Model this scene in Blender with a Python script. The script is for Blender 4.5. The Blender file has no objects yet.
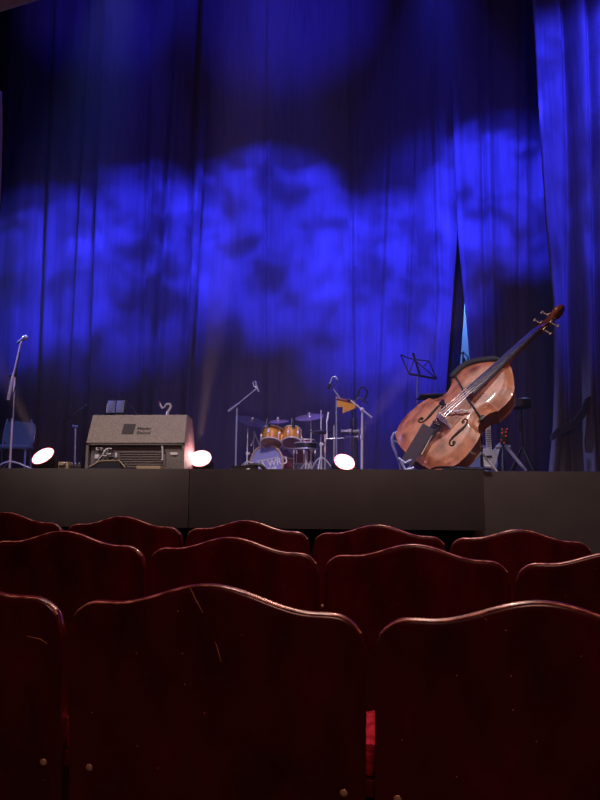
import bpy, bmesh, math, random
from mathutils import Vector, Matrix, Euler
random.seed(7)
R = math.radians
PI = math.pi
S = bpy.context.scene
COL = S.collection

# ------------------------------------------------------------------ camera
FPX = 620.0
CAMZ = 1.05
YAW, PITCH, ROLL = R(3.5), math.atan(89 / 620), R(-0.28)
cam_d = bpy.data.cameras.new('camera')
cam = bpy.data.objects.new('camera', cam_d)
COL.objects.link(cam)
cam.location = (0, 0, CAMZ)
cam.rotation_euler = (PI / 2 + PITCH, ROLL, YAW)
cam_d.sensor_fit = 'HORIZONTAL'
cam_d.sensor_width = 36
cam_d.lens = FPX / 600 * 36
cam_d.clip_start = 0.02
cam_d.clip_end = 100
S.camera = cam
CAMM = Matrix.Translation((0, 0, CAMZ)) @ Euler((PI / 2 + PITCH, ROLL, YAW)).to_matrix().to_4x4()

def ray(px, py):
    return CAMM.to_3x3() @ Vector(((px - 300) / FPX, (400 - py) / FPX, -1))
def P(px, py, Y):
    d = ray(px, py)
    return Vector((0, 0, CAMZ)) + d * (Y / d.y)
def PZ(px, py, z):
    d = ray(px, py)
    return Vector((0, 0, CAMZ)) + d * ((z - CAMZ) / d.z)

# ------------------------------------------------------------------ world and exposure
w = bpy.data.worlds.new('world')
S.world = w
w.use_nodes = True
w.node_tree.nodes['Background'].inputs[0].default_value = (0.03, 0.02, 0.12, 1)
w.node_tree.nodes['Background'].inputs[1].default_value = 0.05
S.view_settings.view_transform = 'Standard'
S.view_settings.look = 'None'
S.view_settings.exposure = 0
S.view_settings.gamma = 1
S.view_settings.use_curve_mapping = False
S.cycles.use_denoising = True
S.cycles.sample_clamp_indirect = 3
S.cycles.max_bounces = 6
S.cycles.volume_bounces = 0

# ------------------------------------------------------------------ lights
def light(name, kind, loc, target, energy, color, **kw):
    d = bpy.data.lights.new(name, kind)
    o = bpy.data.objects.new(name, d)
    COL.objects.link(o)
    o.location = loc
    o.rotation_euler = (Vector(target) - Vector(loc)).to_track_quat('-Z', 'Y').to_euler()
    d.energy = energy
    d.color = color
    for k, v in kw.items():
        setattr(d, k, v)
    return o

def gobo(o, scale, lo, hi, floor=0.15, off=(0, 0, 0), stretch=(1, 1, 1)):
    """breakup gobo: cloudy pattern in the lamp's own beam"""
    d = o.data
    d.use_nodes = True
    nt = d.node_tree
    em = nt.nodes['Emission']
    tc = nt.nodes.new('ShaderNodeTexCoord')
    mp = nt.nodes.new('ShaderNodeMapping')
    mp.inputs['Location'].default_value = off
    mp.inputs['Scale'].default_value = stretch
    nz = nt.nodes.new('ShaderNodeTexNoise')
    nz.inputs['Scale'].default_value = scale
    nz.inputs['Detail'].default_value = 2.0
    nz.inputs['Distortion'].default_value = 0.3
    mr = nt.nodes.new('ShaderNodeMapRange')
    mr.interpolation_type = 'SMOOTHSTEP'
    mr.inputs['From Min'].default_value = lo
    mr.inputs['From Max'].default_value = hi
    mr.inputs['To Min'].default_value = floor
    mr.inputs['To Max'].default_value = 1
    nt.links.new(tc.outputs['Normal'], mp.inputs['Vector'])
    nt.links.new(mp.outputs['Vector'], nz.inputs['Vector'])
    nt.links.new(nz.outputs['Fac'], mr.inputs['Value'])
    nt.links.new(mr.outputs['Result'], em.inputs['Strength'])

BLUE = (0.035, 0.035, 1.0)
CURT = 9.5
def pool(name, src, px, py, rad_px, energy, blend=0.45, color=BLUE, off=(0, 0, 0), g=True, Y=CURT, sc=8.5, fl=.26):
    t = P(px, py, Y)
    e = P(px + rad_px, py, Y)
    a = (t - Vector(src)).angle(e - Vector(src))
    o = light(name, 'SPOT', src, t, energy, color, spot_size=min(2 * a, 2.6), spot_blend=blend, shadow_soft_size=0.05)
    if g:
        gobo(o, sc, 0.36, 0.62, fl, off)
    return o

pool('blue_gobo_spot', (-1.0, 5.0, 6.4), 32, 280, 112, 3400, .8, off=(1.3, 0, 0))
pool('blue_gobo_spot', (-2.0, 5.0, 6.4), 138, 262, 112, 2500, .8, off=(9.3, 4, 0))
pool('blue_gobo_spot', (-.6, 5.0, 6.4), 268, 232, 108, 3000, .55, off=(4.1, 2, 0))
pool('blue_gobo_spot', (1.0, 5.0, 6.4), 390, 280, 116, 3200, .7, off=(2.2, 7, 0))
pool('blue_gobo_spot', (.7, 5.0, 6.4), 503, 196, 128, 3500, .75, off=(6.5, 3, 0))
pool('blue_gobo_spot', (4.0, 3.6, 7.4), 605, 140, 185, 2600, .6, off=(8.5, 1, 0), Y=7.6, fl=.45)
pool('blue_wash_spot', (-2.4, 5.3, 8.8), 112, 10, 90, 260, 1.0, (0.03, 0.02, 1), g=False)
pool('blue_wash_spot', (0.4, 5.3, 8.8), 290, 5, 110, 520, 1.0, (0.03, 0.02, 1), g=False)
light('blue_back_wash', 'AREA', (0, 4.4, 7.6), (0, 9.5, 2.0), 22, (0.04, 0.03, 1.0), shape='RECTANGLE', size=7, size_y=.6)
light('guitar_fill_spot', 'SPOT', (3.4, 6.9, 5.4), P(492, 455, 6.2), 420, (0.35, 0.42, 1.0), spot_size=R(22), spot_blend=1, shadow_soft_size=.05)  # added blue fill to brighten the white guitar behind the bass
light('low_purple_wash', 'SPOT', (0, 4.6, 6.4), (0, 9.5, 1.2), 210, (0.20, 0.12, 1.0), spot_size=R(66), spot_blend=1, shadow_soft_size=.3)
light('drum_fill_spot', 'SPOT', (-.3, 3.95, 1.24), P(290, 440, 7.5), 42, (0.75, 0.50, 1.0), spot_size=R(34), spot_blend=1, shadow_soft_size=.05)  # added unseen fill, lifts the tom heads and tints the lower curtain
light('blue_side_spot', 'SPOT', (-6.3, 6.0, 4.2), (1.2, 5.6, 1.3), 1500, (0.34, 0.34, 1.0), spot_size=R(36), spot_blend=.7, shadow_soft_size=.08)
light('blue_side_spot', 'SPOT', (-1.8, 4.9, 6.6), (-3.4, 6.4, 1.6), 1100, (0.26, 0.34, 1.0), spot_size=R(26), spot_blend=.7, shadow_soft_size=.08)
light('monitor_special', 'SPOT', (-2.6, -1.0, 6.4), P(135, 450, 4.4), 950, (1.0, 0.80, 0.70), spot_size=R(15), spot_blend=.8, shadow_soft_size=.08)
light('bass_fill_spot', 'SPOT', (2.1, 4.2, 1.26), P(485, 420, 5.1), 9, (1.0, 0.62, 0.50), spot_size=R(60), spot_blend=1, shadow_soft_size=.05)  # added unseen low fill to lift the dark ribs of the bass
light('drum_special', 'SPOT', (-.2, 0.0, 8.2), P(290, 445, 7.5), 2000, (1.0, 0.80, 0.80), spot_size=R(15), spot_blend=.8, shadow_soft_size=.08)
light('bass_special', 'SPOT', (2.9, -.6, 6.2), P(455, 425, 5.0), 760, (1.0, 0.76, 0.66), spot_size=R(17), spot_blend=.8, shadow_soft_size=.10)
light('stage_front_downlight', 'SPOT', (0, 1.2, 6.2), (0, 3.8, .9), 740, (1.0, 0.78, 0.74), spot_size=R(74), spot_blend=1, shadow_soft_size=.2)
light('house_light', 'AREA', (0.5, -2.4, 3.4), (0, 1.4, 0.6), 44, (1.0, 0.42, 0.34), shape='SQUARE', size=1.2)
light('seat_rim_fill', 'SPOT', (.5, 3.0, 5.2), (0, 1.4, .8), 620, (1.0, 0.50, 0.36), spot_size=R(56), spot_blend=.8, shadow_soft_size=.06)  # added overhead spot that draws highlights along the seat rims

# ------------------------------------------------------------------ materials
def mat(name, color, rough=.6, metal=0.0, spec=.5, noise=None, bump=None, emit=None, coat=0, sheen=0):
    m = bpy.data.materials.new(name)
    m.use_nodes = True
    nt = m.node_tree
    b = nt.nodes['Principled BSDF']
    b.inputs['Base Color'].default_value = (*color, 1)
    b.inputs['Roughness'].default_value = rough
    b.inputs['Metallic'].default_value = metal
    b.inputs['Specular IOR Level'].default_value = spec
    b.inputs['Coat Weight'].default_value = coat
    b.inputs['Sheen Weight'].default_value = sheen
    tc = nt.nodes.new('ShaderNodeTexCoord')
    if noise:                      # (scale, color2, stretch, lo, hi)
        sc, c2, st, lo, hi = noise
        mp = nt.nodes.new('ShaderNodeMapping')
        mp.inputs['Scale'].default_value = st
        nz = nt.nodes.new('ShaderNodeTexNoise')
        nz.inputs['Scale'].default_value = sc
        nz.inputs['Detail'].default_value = 6
        rp = nt.nodes.new('ShaderNodeValToRGB')
        rp.color_ramp.elements[0].position = lo
        rp.color_ramp.elements[1].position = hi
        rp.color_ramp.elements[0].color = (*color, 1)
        rp.color_ramp.elements[1].color = (*c2, 1)
        nt.links.new(tc.outputs['Object'], mp.inputs['Vector'])
        nt.links.new(mp.outputs['Vector'], nz.inputs['Vector'])
        nt.links.new(nz.outputs['Fac'], rp.inputs['Fac'])
        nt.links.new(rp.outputs['Color'], b.inputs['Base Color'])
    if bump:                       # (scale, strength, distance)
        nz = nt.nodes.new('ShaderNodeTexNoise')
        nz.inputs['Scale'].default_value = bump[0]
        nz.inputs['Detail'].default_value = 5
        bp = nt.nodes.new('ShaderNodeBump')
        bp.inputs['Strength'].default_value = bump[1]
        bp.inputs['Distance'].default_value = bump[2]
        nt.links.new(tc.outputs['Object'], nz.inputs['Vector'])
        nt.links.new(nz.outputs['Fac'], bp.inputs['Height'])
        nt.links.new(bp.outputs['Normal'], b.inputs['Normal'])
    if emit:
        b.inputs['Emission Color'].default_value = (*emit[0], 1)
        b.inputs['Emission Strength'].default_value = emit[1]
    return m

M = {}
M['curtain'] = mat('grey_velour', (.20, .20, .26), .85, noise=(3, (.155, .155, .21), (8, 8, .5), .35, .7), bump=(60, .3, .004), sheen=.2)
M['side_cloth'] = mat('slate_velour', (.24, .24, .28), .85, noise=(3, (.17, .17, .20), (6, 6, .6), .35, .7), bump=(50, .3, .004))
M['black_cloth'] = mat('black_cloth', (.012, .012, .014), .9, bump=(50, .3, .004))
M['stage_paint'] = mat('stage_paint', (.040, .034, .034), .55, noise=(5, (.052, .045, .044), (1, 1, 1), .3, .75), bump=(120, .25, .002))
M['stage_boards'] = mat('stage_boards', (.02, .018, .018), .6, noise=(4, (.035, .03, .03), (1, 14, 1), .3, .7))
M['dark_wall'] = mat('dark_wall', (.012, .011, .013), .9, noise=(6, (.018, .016, .018), (1, 1, 1), .3, .7))
M['plaster'] = mat('grey_plaster', (.5, .46, .52), .8, noise=(6, (.42, .39, .45), (1, 1, 1), .3, .7))
M['carpet'] = mat('dark_carpet', (.012, .004, .005), .95, noise=(90, (.02, .008, .008), (1, 1, 1), .3, .7), bump=(300, .6, .004))
M['seat_wood'] = mat('mahogany', (.082, .0032, .0042), .30, noise=(4.5, (.024, .0011, .0016), (2.2, 2.2, 1.0), .3, .72), bump=(14, .06, .004), coat=.25)
M['velvet'] = mat('red_velvet', (.36, .016, .035), .9, noise=(40, (.18, .004, .010), (1, 1, 1), .35, .65), bump=(90, .6, .006), spec=.1)
M['brass'] = mat('brass', (.62, .48, .28), .4, .5)
M['iron'] = mat('black_iron', (.01, .01, .01), .5, .3)
M['black'] = mat('black_plastic', (.012, .012, .014), .45)
M['blackmetal'] = mat('black_metal', (.03, .03, .035), .4, .6)
M['chrome'] = mat('chrome', (.80, .80, .86), .3, .4)
M['steel'] = mat('painted_steel', (.42, .42, .46), .4, .4)
M['grille'] = mat('beige_grille', (.25, .215, .19), .7, noise=(120, (.15, .13, .12), (1, 1, 1), .4, .6), bump=(200, .4, .003))
M['mon_case'] = mat('speckled_case', (.20, .18, .18), .6, noise=(140, (.09, .08, .08), (1, 1, 1), .4, .6))
M['mon_panel'] = mat('amp_panel', (.13, .115, .14), .5)
M['logo'] = mat('logo_print', (.035, .03, .03), .6)
M['white'] = mat('white_print', (.75, .75, .8), .5)
M['label_w'] = mat('pale_plastic', (.6, .58, .66), .4)
M['paper'] = mat('sheet_paper', (.30, .38, .75), .7, noise=(30, (.24, .32, .68), (1, 8, 1), .4, .6))
M['amber'] = mat('amber_sparkle', (.90, .46, .06), .25, .45, noise=(8, (.62, .26, .03), (1, 1, 1), .4, .7))
M['drumskin'] = mat('blue_drumhead', (.27, .30, .72), .4)
M['tomskin'] = mat('tinted_drumhead', (.45, .22, .52), .25)
M['redshell'] = mat('wine_shell', (.20, .03, .06), .3, noise=(8, (.10, .015, .03), (1, 1, 1), .4, .7))
M['hoop'] = mat('cream_hoop', (.50, .36, .30), .35)
M['cymbal'] = mat('bronze_cymbal', (.34, .26, .42), .3, .5)
M['darkcymbal'] = mat('dark_cymbal', (.06, .05, .09), .45, .4)
M['basstop'] = mat('spruce_varnish', (.46, .19, .105), .35, noise=(5, (.16, .042, .02), (1.6, 4, 1.2), .42, .68), coat=.3)
M['bassback'] = mat('maple_varnish', (.20, .045, .012), .3, noise=(4, (.08, .016, .006), (1, 1, 3), .3, .7), coat=.4)
M['ebony'] = mat('ebony', (.06, .06, .10), .35, coat=.4)
M['string'] = mat('string_steel', (.6, .6, .7), .25, 1)
M['maplebridge'] = mat('pale_maple', (.80, .72, .62), .5)
M['chair_cloth'] = mat('chair_fabric', (.10, .12, .18), .85)
M['chair_tube'] = mat('chair_tube', (.35, .38, .5), .35, .5)
M['gwhite'] = mat('guitar_white', (.75, .78, .85), .25, coat=.5)
M['tan'] = mat('tan_board', (.30, .23, .15), .7)
M['gold'] = mat('chime_metal', (.85, .45, .10), .3, .4)
M['lamp_black'] = mat('lamp_housing', (.02, .02, .02), .4)
M['lens'] = mat('lit_lens', (1, .9, .9), .3, emit=((1.0, .80, .74), 9.0))
M['lens_halo'] = mat('halo_ring', (1, .4, .4), .4, emit=((1.0, .22, .25), 1.2))  # emissive pink, stands in for the halo round each lens
M['cyan_wall'] = mat('pale_wall', (.55, .65, .70), .8)
M['wearmark'] = mat('bare_wood_wear', (.42, .20, .11), .5)
M['yoke'] = mat('navy_padding', (.020, .022, .035), .7)
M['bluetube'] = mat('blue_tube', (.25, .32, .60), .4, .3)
M['wear_highlight'] = mat('worn_edge_highlight', (.55, .22, .15), .3, noise=(30, (.12, .03, .02), (1, 1, 1), .35, .6))  # worn rim, with the edge highlight put into its pale colour
M['swag'] = mat('dark_swag', (.05, .05, .055), .9, bump=(20, .5, .02))
M['scrollwood'] = mat('scroll_wood', (.30, .07, .02), .25, noise=(6, (.15, .03, .01), (1, 1, 1), .4, .6), coat=.4)

# small nicks and dust specks in the seat varnish
nt = M['seat_wood'].node_tree
vo = nt.nodes.new('ShaderNodeTexVoronoi'); vo.inputs['Scale'].default_value = 26
lt = nt.nodes.new('ShaderNodeMath'); lt.operation = 'LESS_THAN'; lt.inputs[1].default_value = .032
mx = nt.nodes.new('ShaderNodeMix'); mx.data_type = 'RGBA'
mx.inputs['B'].default_value = (.5, .20, .16, 1)
b_ = nt.nodes['Principled BSDF']
src_ = b_.inputs['Base Color'].links[0].from_socket
nt.links.new(nt.nodes['Texture Coordinate'].outputs['Object'], vo.inputs['Vector'])
nt.links.new(vo.outputs['Distance'], lt.inputs[0])
nt.links.new(lt.outputs[0], mx.inputs['Factor'])
nt.links.new(src_, mx.inputs['A'])
nt.links.new(mx.outputs['Result'], b_.inputs['Base Color'])

# ------------------------------------------------------------------ mesh builder
WM = {}
def frame(z, x=None):
    """rotation whose local Z is z"""
    z = Vector(z).normalized()
    x = Vector(x) if x is not None else (Vector((1, 0, 0)) if abs(z.x) < .9 else Vector((0, 1, 0)))
    x = (x - z * x.dot(z)).normalized()
    y = z.cross(x)
    return Matrix((x, y, z)).transposed()
def TR(loc, rot=None):
    m = Matrix.Translation(Vector(loc))
    return m @ rot.to_4x4() if rot is not None else m
def XF(loc, rx=0, ry=0, rz=0):
    return Matrix.Translation(Vector(loc)) @ Euler((rx, ry, rz)).to_matrix().to_4x4()

class MB:
    def __init__(s):
        s.v = []; s.f = []
    def add(s, vs, fs, X=None):
        n = len(s.v)
        s.v += [(X @ Vector(v)) if X is not None else Vector(v) for v in vs]
        s.f += [tuple(i + n for i in f) for f in fs]
        return s
    def box(s, c, size, X=None, bev=0):
        a, b, d = [q / 2 for q in size]
        if bev:
            bm = bmesh.new()
            bmesh.ops.create_cube(bm, size=1)
            for v in bm.verts: v.co = Vector((v.co.x * size[0], v.co.y * size[1], v.co.z * size[2])) + Vector(c)
            bmesh.ops.bevel(bm, geom=bm.edges[:], offset=bev, segments=2, affect='EDGES', profile=.6)
            bm.verts.index_update()
            s.add([v.co.copy() for v in bm.verts], [[v.index for v in f.verts] for f in bm.faces], X)
            bm.free()
            return s
        vs = [(c[0] + i * a, c[1] + j * b, c[2] + k * d) for i in (-1, 1) for j in (-1, 1) for k in (-1, 1)]
        return s.add(vs, [(0, 1, 3, 2), (4, 6, 7, 5), (0, 4, 5, 1), (2, 3, 7, 6), (0, 2, 6, 4), (1, 5, 7, 3)], X)
    def tube(s, pts, r, seg=8, X=None, closed=False):
        pts = [Vector(p) for p in pts]
        n = len(pts)
        rs = r if isinstance(r, (list, tuple)) else [r] * n
        vs = []; fs = []
        px = None
        for i, p in enumerate(pts):
            if closed: t = pts[(i + 1) % n] - pts[i - 1]
            else: t = pts[min(i + 1, n - 1)] - pts[max(i - 1, 0)]
            t = t.normalized() if t.length > 1e-9 else Vector((0, 0, 1))
            if px is None: px = Vector((1, 0, 0)) if abs(t.x) < .9 else Vector((0, 1, 0))
            px = (px - t * px.dot(t)).normalized()
            py = t.cross(px)
            for k in range(seg):
                a = 2 * PI * k / seg
                vs.append(p + (px * math.cos(a) + py * math.sin(a)) * rs[i])
        for i in range(n if closed else n - 1):
            j = (i + 1) % n
            for k in range(seg):
                l = (k + 1) % seg
                fs.append((i * seg + k, i * seg + l, j * seg + l, j * seg + k))
        if not closed:
            fs.append(tuple(range(seg - 1, -1, -1)))
            fs.append(tuple((n - 1) * seg + k for k in range(seg)))
        return s.add(vs, fs, X)
    def lathe(s, prof, X=None, seg=32):
        vs = []; fs = []
        for r, z in prof:
            for k in range(seg):
                a = 2 * PI * k / seg
                vs.append((max(r, 1e-5) * math.cos(a), max(r, 1e-5) * math.sin(a), z))
        for i in range(len(prof) - 1):
            for k in range(seg):
                l = (k + 1) % seg
                fs.append((i * seg + k, i * seg + l, (i + 1) * seg + l, (i + 1) * seg + k))
        fs.append(tuple(range(seg - 1, -1, -1)))
        fs.append(tuple((len(prof) - 1) * seg + k for k in range(seg)))
        return s.add(vs, fs, X)
    def ring(s, R_, r, X=None, seg=40):
        return s.tube([(R_ * math.cos(2 * PI * k / seg), R_ * math.sin(2 * PI * k / seg), 0) for k in range(seg)], r, 6, X, True)
    def prism(s, out, y0, y1, X=None):
        n = len(out)
        vs = [(x, y0, z) for x, z in out] + [(x, y1, z) for x, z in out]
        fs = [tuple(range(n)), tuple(range(2 * n - 1, n - 1, -1))]
        fs += [(i, i + n, (i + 1) % n + n, (i + 1) % n) for i in range(n)]
        return s.add(vs, fs, X)
    def sphere(s, c, r, sc=(1, 1, 1), X=None, seg=14):
        n = seg // 2 + 2
        T = Matrix.Translation(Vector(c)) @ Matrix.Diagonal((r * sc[0], r * sc[1], r * sc[2], 1))
        pr = [(math.sin(PI * i / n), -math.cos(PI * i / n)) for i in range(n + 1)]
        return s.lathe(pr, (X @ T) if X is not None else T, seg)
    def build(s, name, m, parent=None, org=None, rotm=None, sharp=35):
        me = bpy.data.meshes.new(name)
        if parent is not None: W = WM[parent]
        elif rotm is not None: W = rotm
        elif org is not None: W = Matrix.Translation(Vector(org))
        else: W = Matrix.Identity(4)
        Wi = W.inverted()
        me.from_pydata([tuple(Wi @ v) for v in s.v], [], s.f)
        bm = bmesh.new(); bm.from_mesh(me)
        bmesh.ops.recalc_face_normals(bm, faces=bm.faces[:])
        bm.to_mesh(me); bm.free()
        me.shade_smooth()
        me.set_sharp_from_angle(angle=R(sharp))
        me.materials.append(m)
        o = bpy.data.objects.new(name, me)
        COL.objects.link(o)
        if parent is not None: o.parent = parent
        else: o.matrix_world = W
        WM[o] = W
        return o

def tag(o, label, cat, group=None, kind=None):
    o['label'] = label
    o['category'] = cat
    if group: o['group'] = group
    if kind: o['kind'] = kind
    return o
def thing(name, label, cat, loc, group=None, rz=0):
    o = bpy.data.objects.new(name, None)
    o.empty_display_size = .05
    COL.objects.link(o)
    W = XF(loc, 0, 0, rz)
    o.matrix_world = W
    WM[o] = W
    return tag(o, label, cat, group)
def struct(name, mb, m):
    o = mb.build(name, m)
    o['kind'] = 'structure'
    return o
def dup(root, W, label, group=None):
    r = root.copy(); COL.objects.link(r); r.matrix_world = W
    r['label'] = label
    if group: r['group'] = group
    for ch in root.children:
        c = ch.copy(); COL.objects.link(c); c.parent = r
        for g in ch.children:
            d = g.copy(); COL.objects.link(d); d.parent = c
    return r
def text(name, body, size, m, parent, X, depth=.001):
    """lettering as mesh; X places local x right, y up, z out"""
    cu = bpy.data.curves.new(name, 'FONT')
    cu.body = body; cu.size = size; cu.extrude = depth
    cu.offset = size * .018; cu.align_x = 'CENTER'; cu.align_y = 'CENTER'
    tmp = bpy.data.objects.new(name + '_tmp', cu)
    me = bpy.data.meshes.new_from_object(tmp)
    bpy.data.objects.remove(tmp)
    me.transform(WM[parent].inverted() @ X)
    me.materials.clear(); me.materials.append(m)
    o = bpy.data.objects.new(name, me)
    COL.objects.link(o); o.parent = parent
    WM[o] = WM[parent]
    return o

# ------------------------------------------------------------------ structure
FZ = 1.163                     # stage floor
YF = 3.70                      # front of the stage thrust
xs = P(484, 490, YF).x         # right end of the thrust
xj = P(189, 490, YF).x         # seam in the facing
zb = P(300, 529, YF).z         # lower edge of the thrust
YR = 4.02
FLA, FLX, FLY = -.0435, -.018, .020      # the stalls floor falls a little to the back and to the right
FC = [(-7, -5), (7, -5), (7, 4.3), (-7, 4.3)]
struct('floor', MB().add([(x, y, FLA + FLX * x + FLY * y + d) for d in (0, -.1) for x, y in FC], [(0, 1, 2, 3), (7, 6, 5, 4), (0, 4, 5, 1), (1, 5, 6, 2), (2, 6, 7, 3), (3, 7, 4, 0)]), M['carpet'])
struct('stage_floor', MB().box((0, (4.06 + 12) / 2, FZ - .05), (14, 12 - 4.06, .10)).box(((-7 + xs - .03) / 2, (YF + .03 + 4.06) / 2, FZ - .05), (7 + xs - .03, 4.06 - YF - .03, .10)), M['stage_boards'])
# thrust facing: two panels with an open seam, a proud top lip
def panel(x0, x1, z0, z1, y, t=.03):
    return MB().box(((x0 + x1) / 2, y + t / 2, (z0 + z1) / 2), (x1 - x0, t, z1 - z0), bev=.003)
struct('trim_1', panel(-6.9, xj - .002, zb, FZ + .004, YF), M['stage_paint'])
struct('trim_2', panel(xj + .002, xs, zb, FZ + .004, YF), M['stage_paint'])
struct('trim_3', MB().box((xs - .015, (YF + .03 + YR) / 2, (zb + FZ) / 2), (.03, YR - YF - .03, FZ - zb)), M['stage_paint'])
struct('trim_4', panel(xs - .02, 6.9, 0.0, FZ + .004, YR), M['stage_paint'])
struct('trim_5', MB().box(((-6.9 + xs) / 2, YR + .015, zb / 2 + .17), (xs + 6.86, .02, zb + .34)), M['dark_wall'])
struct('wall_back', MB().box((0, 12.1, 5), (14, .2, 10.2)), M['dark_wall'])
struct('wall_left', MB().box((-7.1, 5, 5), (.2, 14.4, 10.2)), M['dark_wall'])
struct('wall_right', MB().box((7.1, 5, 5), (.2, 14.4, 10.2)), M['dark_wall'])
# proscenium: the plaster soffit corner and jamb at the upper left
q = [P(-420, 120, 4.6), P(-60, 32, 4.6), P(0, 11, 4.6), P(40, -1, 4.6), P(90, -14, 4.6), P(120, -140, 4.6), P(-420, -140, 4.6)]
struct('trim_6', MB().prism([(p.x, p.z) for p in q], 4.57, 4.61), M['plaster'])
q = [P(-420, 30, 4.6), P(1.5, 92, 4.6), P(2, 130, 4.6), P(0, 200, 4.6), P(-8, 260, 4.6), P(-12, 480, 4.6), P(-420, 480, 4.6)]
struct('trim_7', MB().prism([(p.x, p.z) for p in q], 4.57, 4.61), M['plaster'])

# ------------------------------------------------------------------ curtains
def lerp_edge(pts, z):
    if z >= pts[0][1]: a, b = pts[0], pts[1]
    elif z <= pts[-1][1]: a, b = pts[-2], pts[-1]
    else:
        for i in range(len(pts) - 1):
            if pts[i][1] >= z >= pts[i + 1][1]:
                a, b = pts[i], pts[i + 1]; break
    t = (z - a[1]) / ((b[1] - a[1]) or 1e-6)
    return a[0] + (b[0] - a[0]) * t
def curtain(label, Y, left, right, creases, seed, m, amp=.026, nfold=5, group=None, ztop=10.6, nx=260, nz=90, swirl=0, z0=FZ + .012):
    rnd = random.Random(seed)
    L = [(P(x, y, Y).x, P(x, y, Y).z) for x, y in left]
    Rr = [(P(x, y, Y).x, P(x, y, Y).z) for x, y in right]
    C = [[(P(x, y, Y).x, P(x, y, Y).z) for x, y in c[0]] + [c[1], c[2]] for c in creases]
    ph = [rnd.uniform(0, 2 * PI) for _ in range(8)]
    fr = [nfold * rnd.uniform(.7, 1.4), nfold * 2.3, nfold * 4.1, nfold * 7.3]
    vs = []; fs = []
    for j in range(nz + 1):
        z = z0 + (ztop - z0) * j / nz
        xl, xr = lerp_edge(L, z), lerp_edge(Rr, z)
        for i in range(nx + 1):
            u = i / nx
            x = xl + (xr - xl) * u
            dz = .25 * math.sin(z * .5 + ph[4])
            y = amp * math.sin(2 * PI * fr[0] * u + ph[0] + dz) + amp * .30 * math.sin(2 * PI * fr[1] * u + ph[1] + dz * 2) \
                + amp * .10 * math.sin(2 * PI * fr[2] * u + ph[2] + .8 * math.sin(z * .9 + ph[5])) + amp * .03 * math.sin(2 * PI * fr[3] * u + ph[3] + z * .6)
            for c in C:
                cx = lerp_edge(c[:-2], z)
                wd, dp = c[-2], c[-1]
                y += .7 * dp * math.exp(-((x - cx) / wd) ** 2) - .45 * dp * math.exp(-((x - cx - 2.2 * wd) / (1.3 * wd)) ** 2)
            e = min(u, 1 - u)
            if e < .03: y += .03 * (1 - e / .03) ** 2
            vs.append((x, Y + y, z))
    W = nx + 1
    for j in range(nz):
        for i in range(nx):
            fs.append((j * W + i, j * W + i + 1, (j + 1) * W + i + 1, (j + 1) * W + i))
    mb = MB().add(vs, fs)
    o = mb.build('stage_curtain', m, org=((L[-1][0] + Rr[-1][0]) / 2, Y, z0), sharp=180)
    md = o.modifiers.new('cloth', 'SOLIDIFY'); md.thickness = .008; md.offset = 1
    tag(o, label, 'curtain', group)
    return o

G = 'blue lit curtains behind the band'
curtain('blue lit backdrop curtain on the left, behind the speaker and mic stand', 9.40,
        [(4, 0), (2, 140), (-6, 230), (-16, 470)], [(212, 0), (204, 160), (190, 400), (188, 470)],
        [([(46, 150), (34, 440)], .05, .13), ([(79, 170), (64, 450)], .035, .16), ([(94, 180), (84, 440)], .05, .25),
         ([(147, 170), (138, 420)], .04, .16), ([(166, 170), (150, 420)], .04, .2), ([(191, 180), (180, 440)], .05, .2)], 3, M['curtain'], group=G)
curtain('blue lit backdrop curtain in the middle, behind the drum kit', 9.60,
        [(202, 0), (200, 180), (180, 400), (176, 470)], [(466, 0), (460, 190), (457, 245), (447, 380), (441, 470)],
        [([(265, 150), (264, 460)], .03, .10), ([(351, 180), (353, 400)], .03, .09), ([(386, 180), (376, 420)], .03, .05),
         ([(432, 150), (436, 300), (428, 420)], .03, .08), ([(410, 250), (404, 420)], .03, .05)], 11, M['curtain'], amp=.024, group=G)
curtain('blue lit backdrop curtain right of the narrow slit, behind the bass neck', 9.35,
        [(448, 0), (456, 180), (459, 240), (467, 320), (474, 400), (477, 470)], [(575, 0), (575, 470)],
        [([(482, 100), (486, 300), (490, 450)], .04, .12), ([(520, 150), (518, 450)], .04, .06)], 21, M['curtain'], amp=.024, nfold=3, nx=140, group=G)
curtain('tall side curtain at the right edge, blue above and slate below, bunched at its foot', 7.60,
        [(529, -40), (537, 90), (545, 220), (553, 305), (554, 380), (553, 425), (549, 468)], [(690, 0), (690, 470)],
        [([(566, 0), (573, 200), (577, 400)], .07, .34), ([(590, 100), (598, 400)], .05, .14)], 5, M['side_cloth'], amp=.05, nfold=4, nx=160)
curtain('black masking drape seen through the slit between the blue curtains', 10.4,
        [(380, 0), (380, 470)], [(476, 0), (466, 240), (463.5, 316), (459, 372), (456, 470)], [], 8, M['black_cloth'], nfold=3, nx=80)
curtain('black drape hanging at the far left edge beside the proscenium', 7.0,
        [(-80, 0), (-80, 470)], [(12, 0), (9, 100), (5, 150), (-1, 220), (-8, 300), (-14, 470)], [], 9, M['black_cloth'], nfold=3, nx=80)
# bunched dark cloth over the foot of the side curtain
sw = [(551.5, 441), (552.5, 434), (558, 428), (566, 424), (574, 420), (581, 411), (587, 398), (590, 396), (589, 408), (584, 418), (577, 426), (568, 431), (560, 435)]
tag(MB().prism([(P(x, y, 7.44).x, P(x, y, 7.44).z) for x, y in sw], 7.43, 7.50).build('cloth_swag', M['swag'], org=P(553, 441, 7.44)),
    'dark bunched cloth swag slung across the slate curtain at right', 'cloth')
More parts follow.
